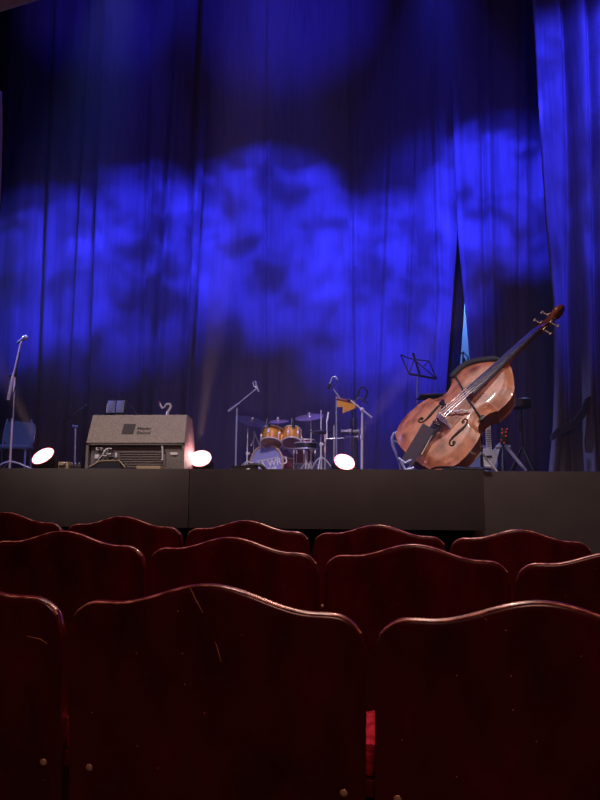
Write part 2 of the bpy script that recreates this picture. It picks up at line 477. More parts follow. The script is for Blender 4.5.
# pale cyan lit flat and dark frame behind the slit
a, b = P(456, 300, 11.6), P(476, 470, 11.6)
fl = thing('scenery_flat', 'pale cyan lit scenery flat glimpsed through the curtain slit', 'scenery', ((a.x + b.x) / 2, 11.6, FZ))
MB().box(((a.x + b.x) / 2, 11.62, (FZ + a.z) / 2), (b.x - a.x + .2, .03, a.z - FZ)).build('panel', M['cyan_wall'], fl)
MB().box(((a.x + b.x) / 2, 11.66, (FZ + a.z) / 2), (.06, .04, a.z - FZ)).build('brace', M['tan'], fl)
light('cyan_backstage_lamp', 'SPOT', (P(466, 300, 11).x + .25, 10.9, P(466, 300, 11).z + 1.2), P(466, 350, 11.6), 420, (0.14, .31, 1.0), spot_size=R(70), spot_blend=.6, shadow_soft_size=.05)
st = thing('equipment_rack', 'dark angular rack silhouetted in the bright curtain slit', 'rack', (P(464, 470, 11.2).x, 11.2, FZ))
MB().tube([Vector((P(463, 470, 11.2).x, 11.2, FZ)), P(463, 352, 11.2), P(468, 357, 11.2), Vector((P(468, 470, 11.2).x, 11.2, FZ))], .014).build('frame', M['iron'], st)
MB().tube([P(460, 354, 11.2), P(464, 352, 11.2)], .014).tube([P(464, 358, 11.2), P(466, 366, 11.2), P(462, 372, 11.2)], .018).build('bracket', M['iron'], st)

# ------------------------------------------------------------------ theatre seats
def top_profile(hw, n=60):
    """outline of the wooden back, x against height above the base line, peak at 0"""
    pts = []
    rc = .055
    def zt(x):
        t = min(1, abs(x) / (hw - .02))
        s = .5 + .5 * math.cos(PI * min(1, t / .74))
        return -.040 * (1 - s) - (.0 if t < .74 else .004 * ((t - .74) / .26) ** 2)
    for i in range(n + 1):
        x = -hw + 2 * hw * i / n
        d = hw - abs(x)
        dz = 0
        if d < rc: dz = -(rc - math.sqrt(max(0, rc * rc - (rc - d) ** 2)))
        pts.append((x, zt(x) + dz))
    return pts
def make_seat(label, W):
    t = thing('theatre_seat', label, 'seat', (0, 0, 0), 'theatre seats')
    hw = .2725
    prof = top_profile(hw)
    # local: y = 0 is the rear (camera side) surface at the peak, z = 0 the peak height .9
    H = .56; tilt = .16; TH = .024; bow = .018
    rows = 26
    vs = []; fs = []
    n = len(prof)
    dense = [0, .004, .010] + [.02 + (H - .02) * (k / (rows - 3)) for k in range(rows - 2)]
    def pt(x, zt_, d, side):
        # d: distance below the top line; side 0 rear, 1 front
        e = min(d, .012)
        rnd = .012 - math.sqrt(max(0, .012 ** 2 - (.012 - e) ** 2)) if d < .012 else 0
        lim = max(0, 1 - abs(x) / hw)
        k = x / hw
        z = zt_ * (1 - max(0, d - .06) / H * .0) - d * 1.0
        yb = -bow * (1 - k * k) + tilt * (-d) * -1.0
        y = yb + (rnd if side == 0 else TH - rnd)
        return (x, y, .9 + z)
    zmin = .9 - H
    for side in (0, 1):
        for j, d in enumerate(dense):
            for (x, zt_) in prof:
                p = pt(x, zt_, d, side)
                vs.append((p[0], p[1], max(p[2], zmin)))
    nr = len(dense)
    for side in (0, 1):
        o = side * nr * n
        for j in range(nr - 1):
            for i in range(n - 1):
                fs.append((o + j * n + i, o + j * n + i + 1, o + (j + 1) * n + i + 1, o + (j + 1) * n + i))
    o1 = nr * n
    for i in range(n - 1): fs.append((i, i + 1, o1 + i + 1, o1 + i))
    for j in range(nr - 1):
        fs.append((j * n, (j + 1) * n, o1 + (j + 1) * n, o1 + j * n))
        fs.append((j * n + n - 1, (j + 1) * n + n - 1, o1 + (j + 1) * n + n - 1, o1 + j * n + n - 1))
    MB().add(vs, fs).build('back_panel', M['seat_wood'], t, sharp=50)
    yl = lambda z: (.9 - z) * tilt
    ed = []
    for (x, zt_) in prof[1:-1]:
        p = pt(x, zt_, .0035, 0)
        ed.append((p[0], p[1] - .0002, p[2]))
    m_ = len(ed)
    MB().tube(ed, [.0016 + .0012 * math.sin(i * 1.7) ** 2 for i in range(m_)], 6).build('worn_edge_highlight', M['wear_highlight'], t)  # thin strip along the top: wear and painted rim highlight together
    # upholstered pad on the front
    MB().box((0, 0, 0), (.34, .05, .36), XF((0, yl(.58) + .055, .58), R(9)), bev=.02).build('back_cushion', M['velvet'], t)
    MB().box((0, 0, 0), (.30, .10, .34), XF((0, yl(.45) + .17, .42), R(12)), bev=.03).build('seat_cushion', M['velvet'], t)
    for sx in (-1, 1):
        MB().sphere((0, 0, 0), .0085, (1, .6, 1), XF((sx * .234, yl(.555) - .009, .555))).build('bolt', M['brass'], t)
    # standard and arm on the right-hand side
    MB().box((.278, .22, .27), (.03, .30, .54), bev=.006).box((.278, .22, .012), (.06, .36, .024)).build('standard', M['iron'], t)
    a = MB().box((.280, .16, .560), (.030, .22, .03), bev=.008).build('armrest', M['seat_wood'], t)
    MB().box((.280, .145, .604), (.046, .18, .062), bev=.022).build('arm_pad', M['velvet'], a)
    t.matrix_world = W
    return t

GAP = .56
TH9 = R(9.0)
def row(X0, d0, ks):
    """X0, d0: gap left of the seat 0, measured along the camera's heading"""
    out = []
    for k in ks:
        q = Matrix.Rotation(YAW, 3, 'Z') @ Vector((X0 + GAP * (k + .5) * math.cos(TH9), d0 - GAP * (k + .5) * math.sin(TH9), 0))
        out.append(Vector((q.x, q.y, FLA + FLX * q.x + FLY * q.y)))
    return out
seats = []
FRONT_LAB = {('near', -1): 'glossy dark red wooden seat back cut off by the left edge, nearest row',
             ('near', 0): 'large scratched wooden seat back at bottom centre, nearest row',
             ('near', 1): 'large dark red wooden seat back at bottom right, nearest row',
             ('mid', -1): 'middle row wooden seat back at far left, behind the gap left of the scratched seat',
             ('mid', 0): 'middle row wooden seat back directly above the scratched seat',
             ('mid', 1): 'middle row wooden seat back right of centre, below the double bass',
             ('mid', 2): 'middle row wooden seat back cut off by the right edge',
             ('far', -1): 'furthest row wooden seat back at the left edge, below the chair on stage',
             ('far', 0): 'furthest row wooden seat back below the floor monitor speaker',
             ('far', 1): 'furthest row wooden seat back below the drum kit, nearest the facing seam',
             ('far', 2): 'furthest row wooden seat back right of centre, between drums and double bass',
             ('far', 3): 'furthest row wooden seat back at right, beneath the recessed stage facing'}
first = None
for rn, X0, d0, ks in (('near', -.447, 1.190, (-1, 0, 1)), ('mid', -.502, 2.025, (-1, 0, 1, 2)), ('far', -1.072, 2.84, (-1, 0, 1, 2, 3))):
    for p, k in zip(row(X0, d0, ks), ks):
        W = XF((p.x, p.y, p.z), 0, math.atan(-FLX), YAW - TH9)
        if first is None: first = make_seat(FRONT_LAB[(rn, k)], W); seats.append((first, W))
        else: seats.append((dup(first, W, FRONT_LAB[(rn, k)]), W))
# wear marks of the scratched seat and its neighbours (a mark lies on the rear of the panel)
def wear(si, pts, r=.0008):
    o, W = seats[si]
    Wi = W.inverted()
    out = []
    for px, py in pts:
        c = Wi @ Vector((0, 0, CAMZ)); d = (Wi.to_3x3() @ ray(px, py)).normalized()
        # march to the tilted rear face
        t = .2
        for _ in range(4000):
            p = c + d * t
            k = p.x / .2725
            if p.y >= -.018 * (1 - k * k) + .16 * max(0, .9 - p.z - .04 * min(1, k * k * 1.6)) - .0005: break
            t += .0005
        out.append(W @ (p - d * .001))
    WM[o] = W
    m = MB().tube(out, [r * .4] + [r] * (len(out) - 2) + [r * .4] if len(out) > 2 else r, 5)
    m.build('scratch', M['wearmark'], o)
wear(1, [(190, 588), (196, 600), (203, 613)], .0012)
wear(1, [(215, 641), (218, 650), (221, 662)], .0011)
wear(1, [(117, 607), (128, 612), (152, 611)], .0007)
wear(0, [(26, 636), (40, 639), (53, 647)], .0011)
wear(2, [(477, 614), (486, 619), (489, 630)], .0007)

# ------------------------------------------------------------------ stage lamps
def par(label, px, py, rx_px, Y, yaw, pit, target_beam):
    c = P(px, py, Y)
    t = thing('floor_lamp', label, 'stage light', (c.x, c.y, FZ), 'lit floor lamps along the stage front')
    d = Vector((math.sin(yaw) * math.cos(pit), -math.cos(yaw) * math.cos(pit), math.sin(pit)))
    X = TR(c, frame(d))
    r = rx_px / FPX * Y
    MB().lathe([(r * .5, -.16), (r * .8, -.15), (r * 1.0, -.09), (r * 1.08, -.03), (r * 1.1, .0), (r * 1.02, .002), (r * 1.0, -.006)], X, 28).build('housing', M['lamp_black'], t)
    MB().lathe([(0.0001, .012), (r * .5, .010), (r * .9, .004), (r * 1.0, -.004), (r * .98, -.01)], X, 28).build('lens', M['lens'], t)
    MB().ring(r * 1.03, .0045, X, 36).build('lens_halo', M['lens_halo'], t)  # added ring that carries the pink halo glow
    s = frame(d).col[0]
    y = MB()
    for q in (-1, 1):
        a = c + s * q * r * 1.15
        y.tube([a + Vector((0, 0, 0)) - d * .04, Vector((a.x, a.y + .05, FZ + .01))], .008)
    y.box((c.x, c.y + .06, FZ + .012), (r * 2.2, .12, .02))
    y.build('yoke', M['lamp_black'], t)
    return c, d
lamps = [par('lit floor lamp at far left in front of the grey chair', 43, 456, 10.8, 4.6, R(-15), R(42), None),
         par('lit floor lamp between the floor monitor and the drums', 200.5, 458.5, 10.2, 4.6, R(2), R(40), None),
         par('lit floor lamp right of the drums, in front of percussion', 344.5, 462, 9.8, 4.6, R(20), R(40), None)]
tg = [P(-20, 330, 4.9), P(216, 320, 4.7), P(425, 350, 4.9)]
for (c, d), g, e in zip(lamps, tg, (1100, 1500, 1100)):
    light('lamp_beam', 'SPOT', c + d * .10 + Vector((0, 0, .04)), g, e, (1.0, .55, .45), spot_size=R(13), spot_blend=.8, shadow_soft_size=.03)
    light('lamp_glow', 'POINT', c + d * .07, c, 2.2, (1.0, .30, .32), shadow_soft_size=.05)

# ------------------------------------------------------------------ floor monitor
mY = 4.28
c0, c1 = P(85, 466.5, mY), P(184, 466.5, mY)
f = thing('floor_monitor', 'large beige wedge floor monitor speaker with dark logo on its sloping face', 'loudspeaker', ((c0.x + c1.x) / 2, mY, FZ))
x0, x1 = c0.x, c1.x
z1 = P(100, 443, mY).z; z0 = FZ + .002
tY = mY + .2
z2 = P(140, 415, tY).z
tx0, tx1 = P(93, 415, tY).x, P(187.5, 415, tY).x
t_ = .018
mb = MB()
mb.box(((x0 + x1) / 2, mY + .15, z0 + .008), (x1 - x0, .30, .016))
side = [(mY, z0), (mY, z1), (tY, z2), (tY + .16, z2 - .02), (tY + .2, z0)]
for xa, xb in ((x0, tx0), (x1 - t_, tx1 - t_)):
    vs = [(xa if i < 2 else xa + (xb - xa), y, z) for i, (y, z) in enumerate(side)]
    vs = [(xa, side[0][0], side[0][1]), (xa, side[1][0], side[1][1]), (xb, side[2][0], side[2][1]), (xb, side[3][0], side[3][1]), (xa, side[4][0], side[4][1])]
    v2 = [(x + t_, y, z) for x, y, z in vs]
    mb.add(vs + v2, [(0, 1, 2, 3, 4), (9, 8, 7, 6, 5)] + [(i, (i + 1) % 5, (i + 1) % 5 + 5, i + 5) for i in range(5)])
mb.add([(tx0, tY, z2), (tx1, tY, z2), (tx1, tY + .16, z2 - .02), (tx0, tY + .16, z2 - .02), (x0, tY + .2, z0), (x1, tY + .2, z0)], [(0, 1, 2, 3), (3, 2, 5, 4)])
mb.box(((x0 + x1) / 2, mY + .012, z1 - .006), (x1 - x0, .024, .014))
mb.build('cabinet', M['mon_case'], f)
# sloping face
e = .004
mb = MB()
mb.add([(x0 + e, mY - .006, z1 + .002), (x1 - e, mY - .006, z1 + .002), (tx1 - e, tY - .006, z2), (tx0 + e, tY - .006, z2),
        (x0 + e, mY + .006, z1 - .004), (x1 - e, mY + .006, z1 - .004), (tx1 - e, tY + .01, z2 - .01), (tx0 + e, tY + .01, z2 - .01)],
       [(0, 1, 2, 3), (7, 6, 5, 4), (0, 4, 5, 1), (1, 5, 6, 2), (2, 6, 7, 3), (3, 7, 4, 0)])
gr = mb.build('grille', M['grille'], f)
nsl = Vector((0, -(z2 - z1), (tY - mY))).normalized()
def on_slope(px, py):
    d = ray(px, py); o = Vector((0, 0, CAMZ)); p0 = Vector((x0, mY - .006, z1 + .002))
    return o + d * ((p0 - o).dot(nsl) / d.dot(nsl))
L_ = [on_slope(124, 424.2), on_slope(136, 424.2), on_slope(133, 434.3), on_slope(121.5, 434.3)]
lg = MB().add([p + nsl * .001 for p in L_] + [p + nsl * .003 for p in L_], [(0, 1, 2, 3), (7, 6, 5, 4), (0, 4, 5, 1), (1, 5, 6, 2), (2, 6, 7, 3), (3, 7, 4, 0)])
lg.build('logo_square', M['logo'], gr)
up = Vector((0, tY - mY, z2 - z1)).normalized()
Rt = Matrix((Vector((1, 0, 0)), up, nsl)).transposed()
text('logo_text', 'Meyer', .040, M['logo'], gr, TR(on_slope(144.2, 428.7) + nsl * .002, Rt))
text('logo_text', 'Sound', .040, M['logo'], gr, TR(on_slope(143.6, 433.0) + nsl * .002, Rt))
pn = MB().box(((x0 + x1) / 2, mY + .045, (z0 + z1) / 2), (x1 - x0 - .04, .01, z1 - z0 - .02)).build('rear_panel', M['mon_panel'], f)
sl = MB()
for k in range(7):
    z = z0 + .035 + k * .017
    sl.box((P(140, 450, mY).x, mY + .034, z), (P(162, 450, mY).x - P(118, 450, mY).x, .012, .008), bev=.002)
sl.build('cooling_fins', M['mon_case'], f)
px_ = P(171, 454, mY)
MB().box((P(173, 454, mY).x, mY + .036, (z0 + z1) / 2), (.13, .014, z1 - z0 - .03), bev=.003).build('handle_plate', M['mon_case'], f)
MB().box((P(173, 454, mY).x, mY + .024, P(173, 453.5, mY).z), (.05, .01, .018), bev=.002).build('white_label', M['label_w'], f)
rn = random.Random(4)
for (px, py, wx, wz) in ((98, 448.5, .045, .022), (96, 456.5, .032, .03), (107, 455, .05, .03), (104, 451, .02, .02), (115, 455, .015, .035)):
    p = P(px, py, mY)
    MB().box((p.x, mY + .03, p.z), (wx, .03, wz), bev=.004).build('connector', M['label_w'], f)
for k in range(5):
    pts = []
    bx, bz = P(96 + k * 4.5, 450, mY).x, P(96, 448 + (k % 3) * 2, mY).z
    for i in range(9):
        t = i / 8
        pts.append((bx + .05 * math.sin(t * 3 + k), mY + .02 - .02 * math.sin(PI * t), bz - t * .085 + .012 * math.sin(t * 9 + k * 2)))
    MB().tube(pts, .0055, 6).build('cable', M['label_w'] if k % 2 else M['blackmetal'], f)
MB().tube([P(161.5, 446.5, mY - .0), P(162.5, 446.5, mY - .01), P(162.5, 460, mY - .01), P(161.5, 460, mY)], .006).build('handle', M['chrome'], f)
# things lying before the monitor
pb = thing('pedal_board', 'low black sloping pedal board on the stage before the left of the monitor', 'pedal board', (P(103, 466, 4.1).x, 4.1, FZ))
a0, a1, a2, a3 = P(89, 467, 4.05), P(99, 461.5, 4.15), P(120, 460, 4.15), P(125, 467, 4.05)
MB().add([(a0.x, 3.98, FZ + .004), (a3.x, 3.98, FZ + .004), (a2.x, 4.12, a2.z), (a1.x, 4.12, a1.z), (a0.x, 4.2, FZ + .004), (a3.x, 4.2, FZ + .004)],
         [(0, 1, 2, 3), (3, 2, 5, 4), (0, 3, 4), (1, 5, 2), (0, 4, 5, 1)]).build('board', M['black'], pb)
MB().tube([P(89, 467, 3.97), P(100, 461, 4.10), P(119, 460.4, 4.10), P(125, 467, 3.97)], .005).build('edge_trim', M['tan'], pb)
p = P(150.5, 466, 4.12)
tag(MB().box((p.x, 4.12, FZ + .018), (P(162, 466, 4.12).x - P(138, 466, 4.12).x, .10, .034), bev=.006).build('wooden_board', M['tan'], org=(p.x, 4.12, FZ)),
    'small tan wooden board on the stage before the right of the monitor', 'board')
p = P(190, 440, 4.8)
tag(MB().add([P(189, 432, 4.8), P(190.5, 432, 4.8), P(192.5, 448, 4.8), P(188.5, 448, 4.8), P(189, 432, 4.9), P(190.5, 432, 4.9), (P(192.5, 448, 4.9).x, 4.9, FZ), (P(188.5, 448, 4.9).x, 4.9, FZ), (P(192.5, 448, 4.8).x, 4.8, FZ), (P(188.5, 448, 4.8).x, 4.8, FZ)],
         [(0, 1, 2, 3), (3, 2, 8, 9), (4, 7, 6, 5), (0, 3, 9, 7, 4), (1, 5, 6, 8, 2), (0, 4, 5, 1), (9, 8, 6, 7)]).build('guitar_case', M['black'], org=(p.x, 4.85, FZ)),
    'thin upright black case standing right of the monitor', 'case')

# ------------------------------------------------------------------ stand helpers
def tripod(t, p, h, spread, m, n=3, r=.008, a0=.5, name='leg'):
    """legs from a collar at height h down to the floor"""
    for k in range(n):
        a = a0 + 2 * PI * k / n
        MB().tube([(p.x, p.y, FZ + h), (p.x + spread * .25 * math.cos(a), p.y + spread * .25 * math.sin(a), FZ + h * .85), (p.x + spread * math.cos(a), p.y + spread * math.sin(a), FZ + .012)], r).sphere((p.x + spread * math.cos(a), p.y + spread * math.sin(a), FZ + .012), .012).build(name, m, t)
def mic_on(t, p, d, m1, m2, L=.10, r=.016):
    """microphone: body and ball grille along d"""
    d = Vector(d).normalized()
    X = TR(p, frame(d))
    b = MB().lathe([(.006, -L), (.009, -L * .98), (r * .75, -.01), (r * .8, 0)], X, 14).build('microphone_body', m1, t)
    MB().sphere((0, 0, .018), r * 1.25, (1, 1, 1.15), X).build('microphone_grille', m2, b)
def V3(l, Y): return [P(x, y, Y) for x, y in l]

# far-left boom microphone stand
Y = 5.6
bp = P(9.5, 470, Y); 
t = thing('microphone_stand', 'tall boom microphone stand lit blue, at the far left before the grey chair', 'microphone stand', (bp.x, Y, FZ))
MB().tube([(bp.x, Y, FZ + .05), P(14, 390, Y), P(15, 374, Y)], [.012, .010, .009]).build('pole', M['chrome'], t)
MB().tube(V3([(8, 400), (13, 376)], Y - .03), .014).tube(V3([(13, 376), (20.5, 345), (22, 341)], Y - .03), .008).build('boom', M['chrome'], t)
MB().sphere(P(14.5, 375, Y), .026).box(P(12, 377, Y), (.05, .03, .025)).build('clutch', M['blackmetal'], t)
MB().tube(V3([(12, 418), (13, 395), (16, 385), (17, 365), (20, 352)], Y - .035), .006).build('cable', M['black'], t)
tripod(t, bp, .13, .30, M['chrome'], a0=.3)
mic_on(t, P(24, 338.5, Y - .03), (.9, -.5, .3), M['black'], M['chrome'], .11, .02)

# grey stacking chair
Y = 7.2
c = P(19, 450, Y)
fw = 29 / FPX * Y / 2
t = thing('stacking_chair', 'grey-blue fabric stacking chair on tubular legs behind the far left mic stand', 'chair', (c.x, Y, FZ))
zs, zt = P(19, 448, Y).z, P(19, 421.5, Y).z
zm = (zs + zt) / 2
vs = []; n = 12
out = []
for k in range(40):
    a = 2 * PI * k / 40
    ca, sa = math.cos(a), math.sin(a)
    out.append((abs(ca) ** .35 * (1 if ca > 0 else -1) * fw, abs(sa) ** .45 * (1 if sa > 0 else -1) * (zt - zs) * .46))
X = XF((c.x, Y, zm + .01), 0, R(5), R(18))
MB().prism(out, -.02, .02, X).build('backrest', M['chair_cloth'], t)
MB().box((0, 0, 0), (fw * 2, .40, .05), XF((c.x + .06, Y - .20, zs - .01), 0, 0, R(18)), bev=.02).build('seat', M['chair_cloth'], t)
X = XF((c.x + .04, Y - .2, FZ), 0, 0, R(18))
hz = zs - FZ - .03
for sx, sy in ((-1, -1), (1, -1), (-1, 1), (1, 1)):
    MB().tube([(sx * fw * .92, sy * .17, hz), (sx * fw * 1.0, sy * .23, .01)], .012, 8, X).build('leg', M['chair_tube'], t)
MB().tube([(-fw * .95, .19, hz), (-fw * .95, .22, hz + .2), (-fw * .8, .235, hz + .38)], .011, 8, X).tube([(fw * .95, .19, hz), (fw * .95, .22, hz + .2), (fw * .8, .235, hz + .38)], .011, 8, X).tube([(-fw, -.19, hz), (fw, -.19, hz), (fw, .19, hz), (-fw, .19, hz)], .011, 8, X, True).build('frame', M['chair_tube'], t)

# low stand with thin boom behind left of monitor
Y = 6.6
p = P(75, 468, Y)
t = thing('microphone_stand', 'low dark microphone stand with a thin slanting boom left of the floor monitor', 'microphone stand', (p.x, Y, FZ))
MB().tube([(p.x, Y, FZ + .02), P(75.5, 427, Y)], .011).build('pole', M['chair_tube'], t)
MB().tube(V3([(72.5, 426), (78, 427)], Y), .016).build('crossbar', M['chair_tube'], t)
MB().tube([P(76, 426.5, Y), P(79.5, 412, Y)], .007).tube(V3([(63, 422.5), (84, 407)], Y - .04), .006).tube(V3([(63, 422), (72, 407)], Y - .04), .005).build('boom', M['blackmetal'], t)
mic_on(t, P(84.5, 407, Y - .04), (.7, -.3, .5), M['black'], M['blackmetal'], .06, .012)
MB().lathe([(.13, 0), (.13, .008), (.03, .02), (.012, .05)], TR((p.x, Y, FZ)), 24).build('base', M['blackmetal'], t)
# small boxes left of the monitor
p = P(65, 465, 4.35)
t = thing('junction_box', 'small pale metal junction box on the stage beside the floor monitor', 'box', (p.x, 4.35, FZ))
MB().box((p.x, 4.35, FZ + .036), (.075, .06, .07), bev=.008).build('case', M['tan'], t)
MB().box((p.x - .005, 4.316, FZ + .040), (.05, .008, .014), bev=.002).build('slot', M['black'], t)
MB().sphere((p.x + .01, 4.315, FZ + .062), .008).build('knob', M['chrome'], t)
p = P(77, 465, 4.35)
t = thing('socket_strip', 'short black socket strip with pale plugs at the foot of the low stand', 'socket strip', (p.x, 4.35, FZ))
MB().box((p.x, 4.35, FZ + .025), (.078, .05, .048), bev=.006).build('strip', M['black'], t)
for k in range(3):
    MB().tube([(p.x - .028 + k * .026, 4.33, FZ + .045), (p.x - .024 + k * .026, 4.32, FZ + .062)], .006).build('plug', M['steel'], t)

# sheet music stand behind the monitor
Y = 5.6
c = P(116, 407, Y)
t = thing('music_stand', 'music stand behind the floor monitor holding a bluish open score', 'music stand', (c.x, Y, FZ))
MB().tube([(c.x, Y, FZ + .15), (c.x, Y, c.z - .02)], .009).build('pole', M['blackmetal'], t)
tripod(t, c, .25, .26, M['blackmetal'])
MB().box((0, .012, 0), (.18, .008, .15), XF(c, R(-12)), bev=.002).box((0, -.012, -.075), (.18, .05, .006), XF(c, R(-12))).build('desk', M['black'], t)
s_ = thing('open_score', 'open bluish music score on the stand behind the floor monitor', 'sheet music', (c.x, Y - .01, c.z - .07))
WM[s_] = Matrix.Translation((c.x, Y - .01, c.z - .07))
for q in (-1, 1):
    MB().box((q * .042, -.004, .002), (.072, .006, .118), XF(c, R(-12), 0, 0), bev=.001).build('page', M['paper'], s_)
MB().box((-.083, -.004, -.012), (.008, .005, .09), XF(c, R(-12))).build('page_edge', M['white'], s_)
Y = 6.2
t = thing('microphone_stand', 'thin dark microphone stand rising behind the open score', 'microphone stand', (P(122, 468, Y).x, Y, FZ))
MB().tube([(P(122, 468, Y).x, Y, FZ + .02), P(122, 396, Y)], .006).build('pole', M['blackmetal'], t)
MB().tube(V3([(122, 400), (129, 404), (137, 414)], Y), .006).build('boom', M['blackmetal'], t)
mic_on(t, P(122, 395, Y), (-.1, -.2, 1), M['black'], M['blackmetal'], .04, .010)
MB().lathe([(.12, 0), (.12, .008), (.02, .02)], TR((P(122, 468, Y).x, Y, FZ)), 24).build('base', M['blackmetal'], t)

# saxophone on a stand, only the bright neck rises over the monitor
Y = 5.2
t = thing('saxophone', 'saxophone standing behind the floor monitor, its bright curved neck showing above', 'saxophone', (P(167, 468, Y).x, Y, FZ))
nk = [(167.5, 417), (167.5, 412.5), (169.5, 409.5), (171, 406.5), (169.5, 404), (166.5, 404.3), (164.5, 407), (162.3, 408.2), (160.6, 405.5), (159.8, 403)]
MB().tube(V3(nk, Y), [.014, .013, .013, .012, .012, .011, .010, .009, .009, .008], 10).build('neck', M['chrome'], t)
MB().tube(V3([(159.8, 404), (159.2, 401)], Y), .009, 8).build('mouthpiece', M['redshell'], t)
pb_ = P(167.5, 417, Y)
MB().tube([pb_, (pb_.x, Y, FZ + .14), (pb_.x + .03, Y, FZ + .08), (pb_.x + .10, Y, FZ + .06), (pb_.x + .15, Y, FZ + .12), (pb_.x + .17, Y - .01, FZ + .24)], [.014, .03, .036, .042, .05, .065], 14).build('body', M['brass'], t)
MB().tube([(pb_.x - .05, Y + .05, FZ + .01), (pb_.x + .03, Y, FZ + .05), (pb_.x + .2, Y + .05, FZ + .01)], .008).build('stand', M['blackmetal'], t)

# ------------------------------------------------------------------ boom stand left of the drums
Y = 7.0
p = P(235.5, 470, Y)
t = thing('microphone_stand', 'boom microphone stand reaching up right, left of the drum kit', 'microphone stand', (p.x, Y, FZ))
MB().tube([(p.x, Y, FZ + .03), P(237, 408, Y)], .011).build('pole', M['chair_tube'], t)
MB().tube(V3([(228, 411.5), (238, 404)], Y - .03), .013).tube(V3([(238, 404), (256.5, 388.5)], Y - .03), .008).build('boom', M['chair_tube'], t)
MB().sphere(P(237.3, 405, Y - .01), .022).build('clutch', M['blackmetal'], t)
MB().tube(V3([(257, 388.5), (253.5, 386), (253, 382.5), (255, 381), (256.5, 383.5)], Y - .03), .008).tube(V3([(255.5, 384), (259, 392)], Y - .03), .011).build('microphone', M['chair_tube'], t)
tripod(t, p, .1, .32, M['chair_tube'], a0=.2)

# black footswitch / cable heap in front of drums
p = P(250, 468, 4.4)
t = thing('foot_pedal', 'flat black pedal with curled cable on the stage edge before the bass drum', 'pedal', (p.x, 4.4, FZ))
MB().add([(P(233, 468, 4.4).x, 4.3, FZ + .04), (P(256, 466, 4.4).x, 4.3, FZ + .052), (P(256, 466, 4.4).x, 4.5, FZ + .052), (P(233, 468, 4.4).x, 4.5, FZ + .04),
          (P(238, 468, 4.4).x, 4.3, FZ + .005), (P(258, 466, 4.4).x, 4.3, FZ + .005), (P(258, 466, 4.4).x, 4.5, FZ + .005), (P(238, 468, 4.4).x, 4.5, FZ + .005)],
         [(0, 1, 2, 3), (7, 6, 5, 4), (0, 4, 5, 1), (1, 5, 6, 2), (2, 6, 7, 3), (3, 7, 4, 0)]).build('plate', M['black'], t)
MB().tube(V3([(245, 469.5), (248, 466), (254, 464.5), (260, 465), (264, 468), (265, 471)], 4.35), .013).build('cable', M['black'], t)
MB().tube(V3([(246, 469.5), (248, 469), (250, 469.5)], 4.28), .005).build('plug', M['chrome'], t)

# ------------------------------------------------------------------ drums
DY = 7.6
# bass drum
c = P(266.5, 463.2, DY)
r = 18.3 / FPX * DY
fr = Vector((-.40, -1, .02)).normalized()
t = thing('bass_drum', 'bass drum with bluish front head and white tilted lettering', 'drum', (c.x, c.y, FZ))
X = TR(c, frame(fr, (1, -.40, 0)))          # local z towards the viewer
D = .36
MB().lathe([(r * .97, -D), (r * .97, -.0), (r * .95, -.0), (r * .95, -D)], X, 48).build('shell', M['redshell'], t)
MB().ring(r, .014, X @ TR((0, 0, 0)), 48).build('front_hoop', M['hoop'], t)
MB().ring(r, .014, X @ TR((0, 0, -D)), 48).build('rear_hoop', M['hoop'], t)
hd = MB().lathe([(.0001, -.004), (r * .5, -.004), (r * .96, -.006), (r * .96, -.012), (.0001, -.012)], X, 48).build('drumhead', M['drumskin'], t)
MB().lathe([(.0001, -D), (r * .95, -D)], X, 48).build('rear_drumhead', M['white'], t)
Rt = X @ Euler((0, 0, R(9))).to_matrix().to_4x4()
text('lettering', 'THA WRU', .115, M['white'], hd, Rt @ TR((.02, -.012, .0)))
text('lettering', 'UMS', .09, M['white'], hd, Rt @ TR((.05, -.095, .0)))
MB().box((.02, .045, .0), (.30, .010, .003), Rt).build('lettering_rule', M['white'], hd)
for k in range(8):
    a = 2 * PI * k / 8 + .3
    lx, ly = r * 1.03 * math.cos(a), r * 1.03 * math.sin(a)
    lb = MB()
    for zz in (-.05, -D + .05):
        lb.box((0, 0, 0), (.028, .018, .05), X @ TR((lx, ly, zz)) @ Euler((0, 0, a + PI / 2)).to_matrix().to_4x4())
    lb.tube([(lx * 1.02, ly * 1.02, .01), (lx * 1.02, ly * 1.02, -D - .01)], .004, 6, X)
    lb.build('lug', M['chrome'], t)
for q in (-1, 1):
    pa = X @ Vector((q * r * .9, -r * .4, -.12))
    MB().tube([pa, (pa.x + q * .08, pa.y - .12, FZ + .01)], .008).build('spur', M['chrome'], t)
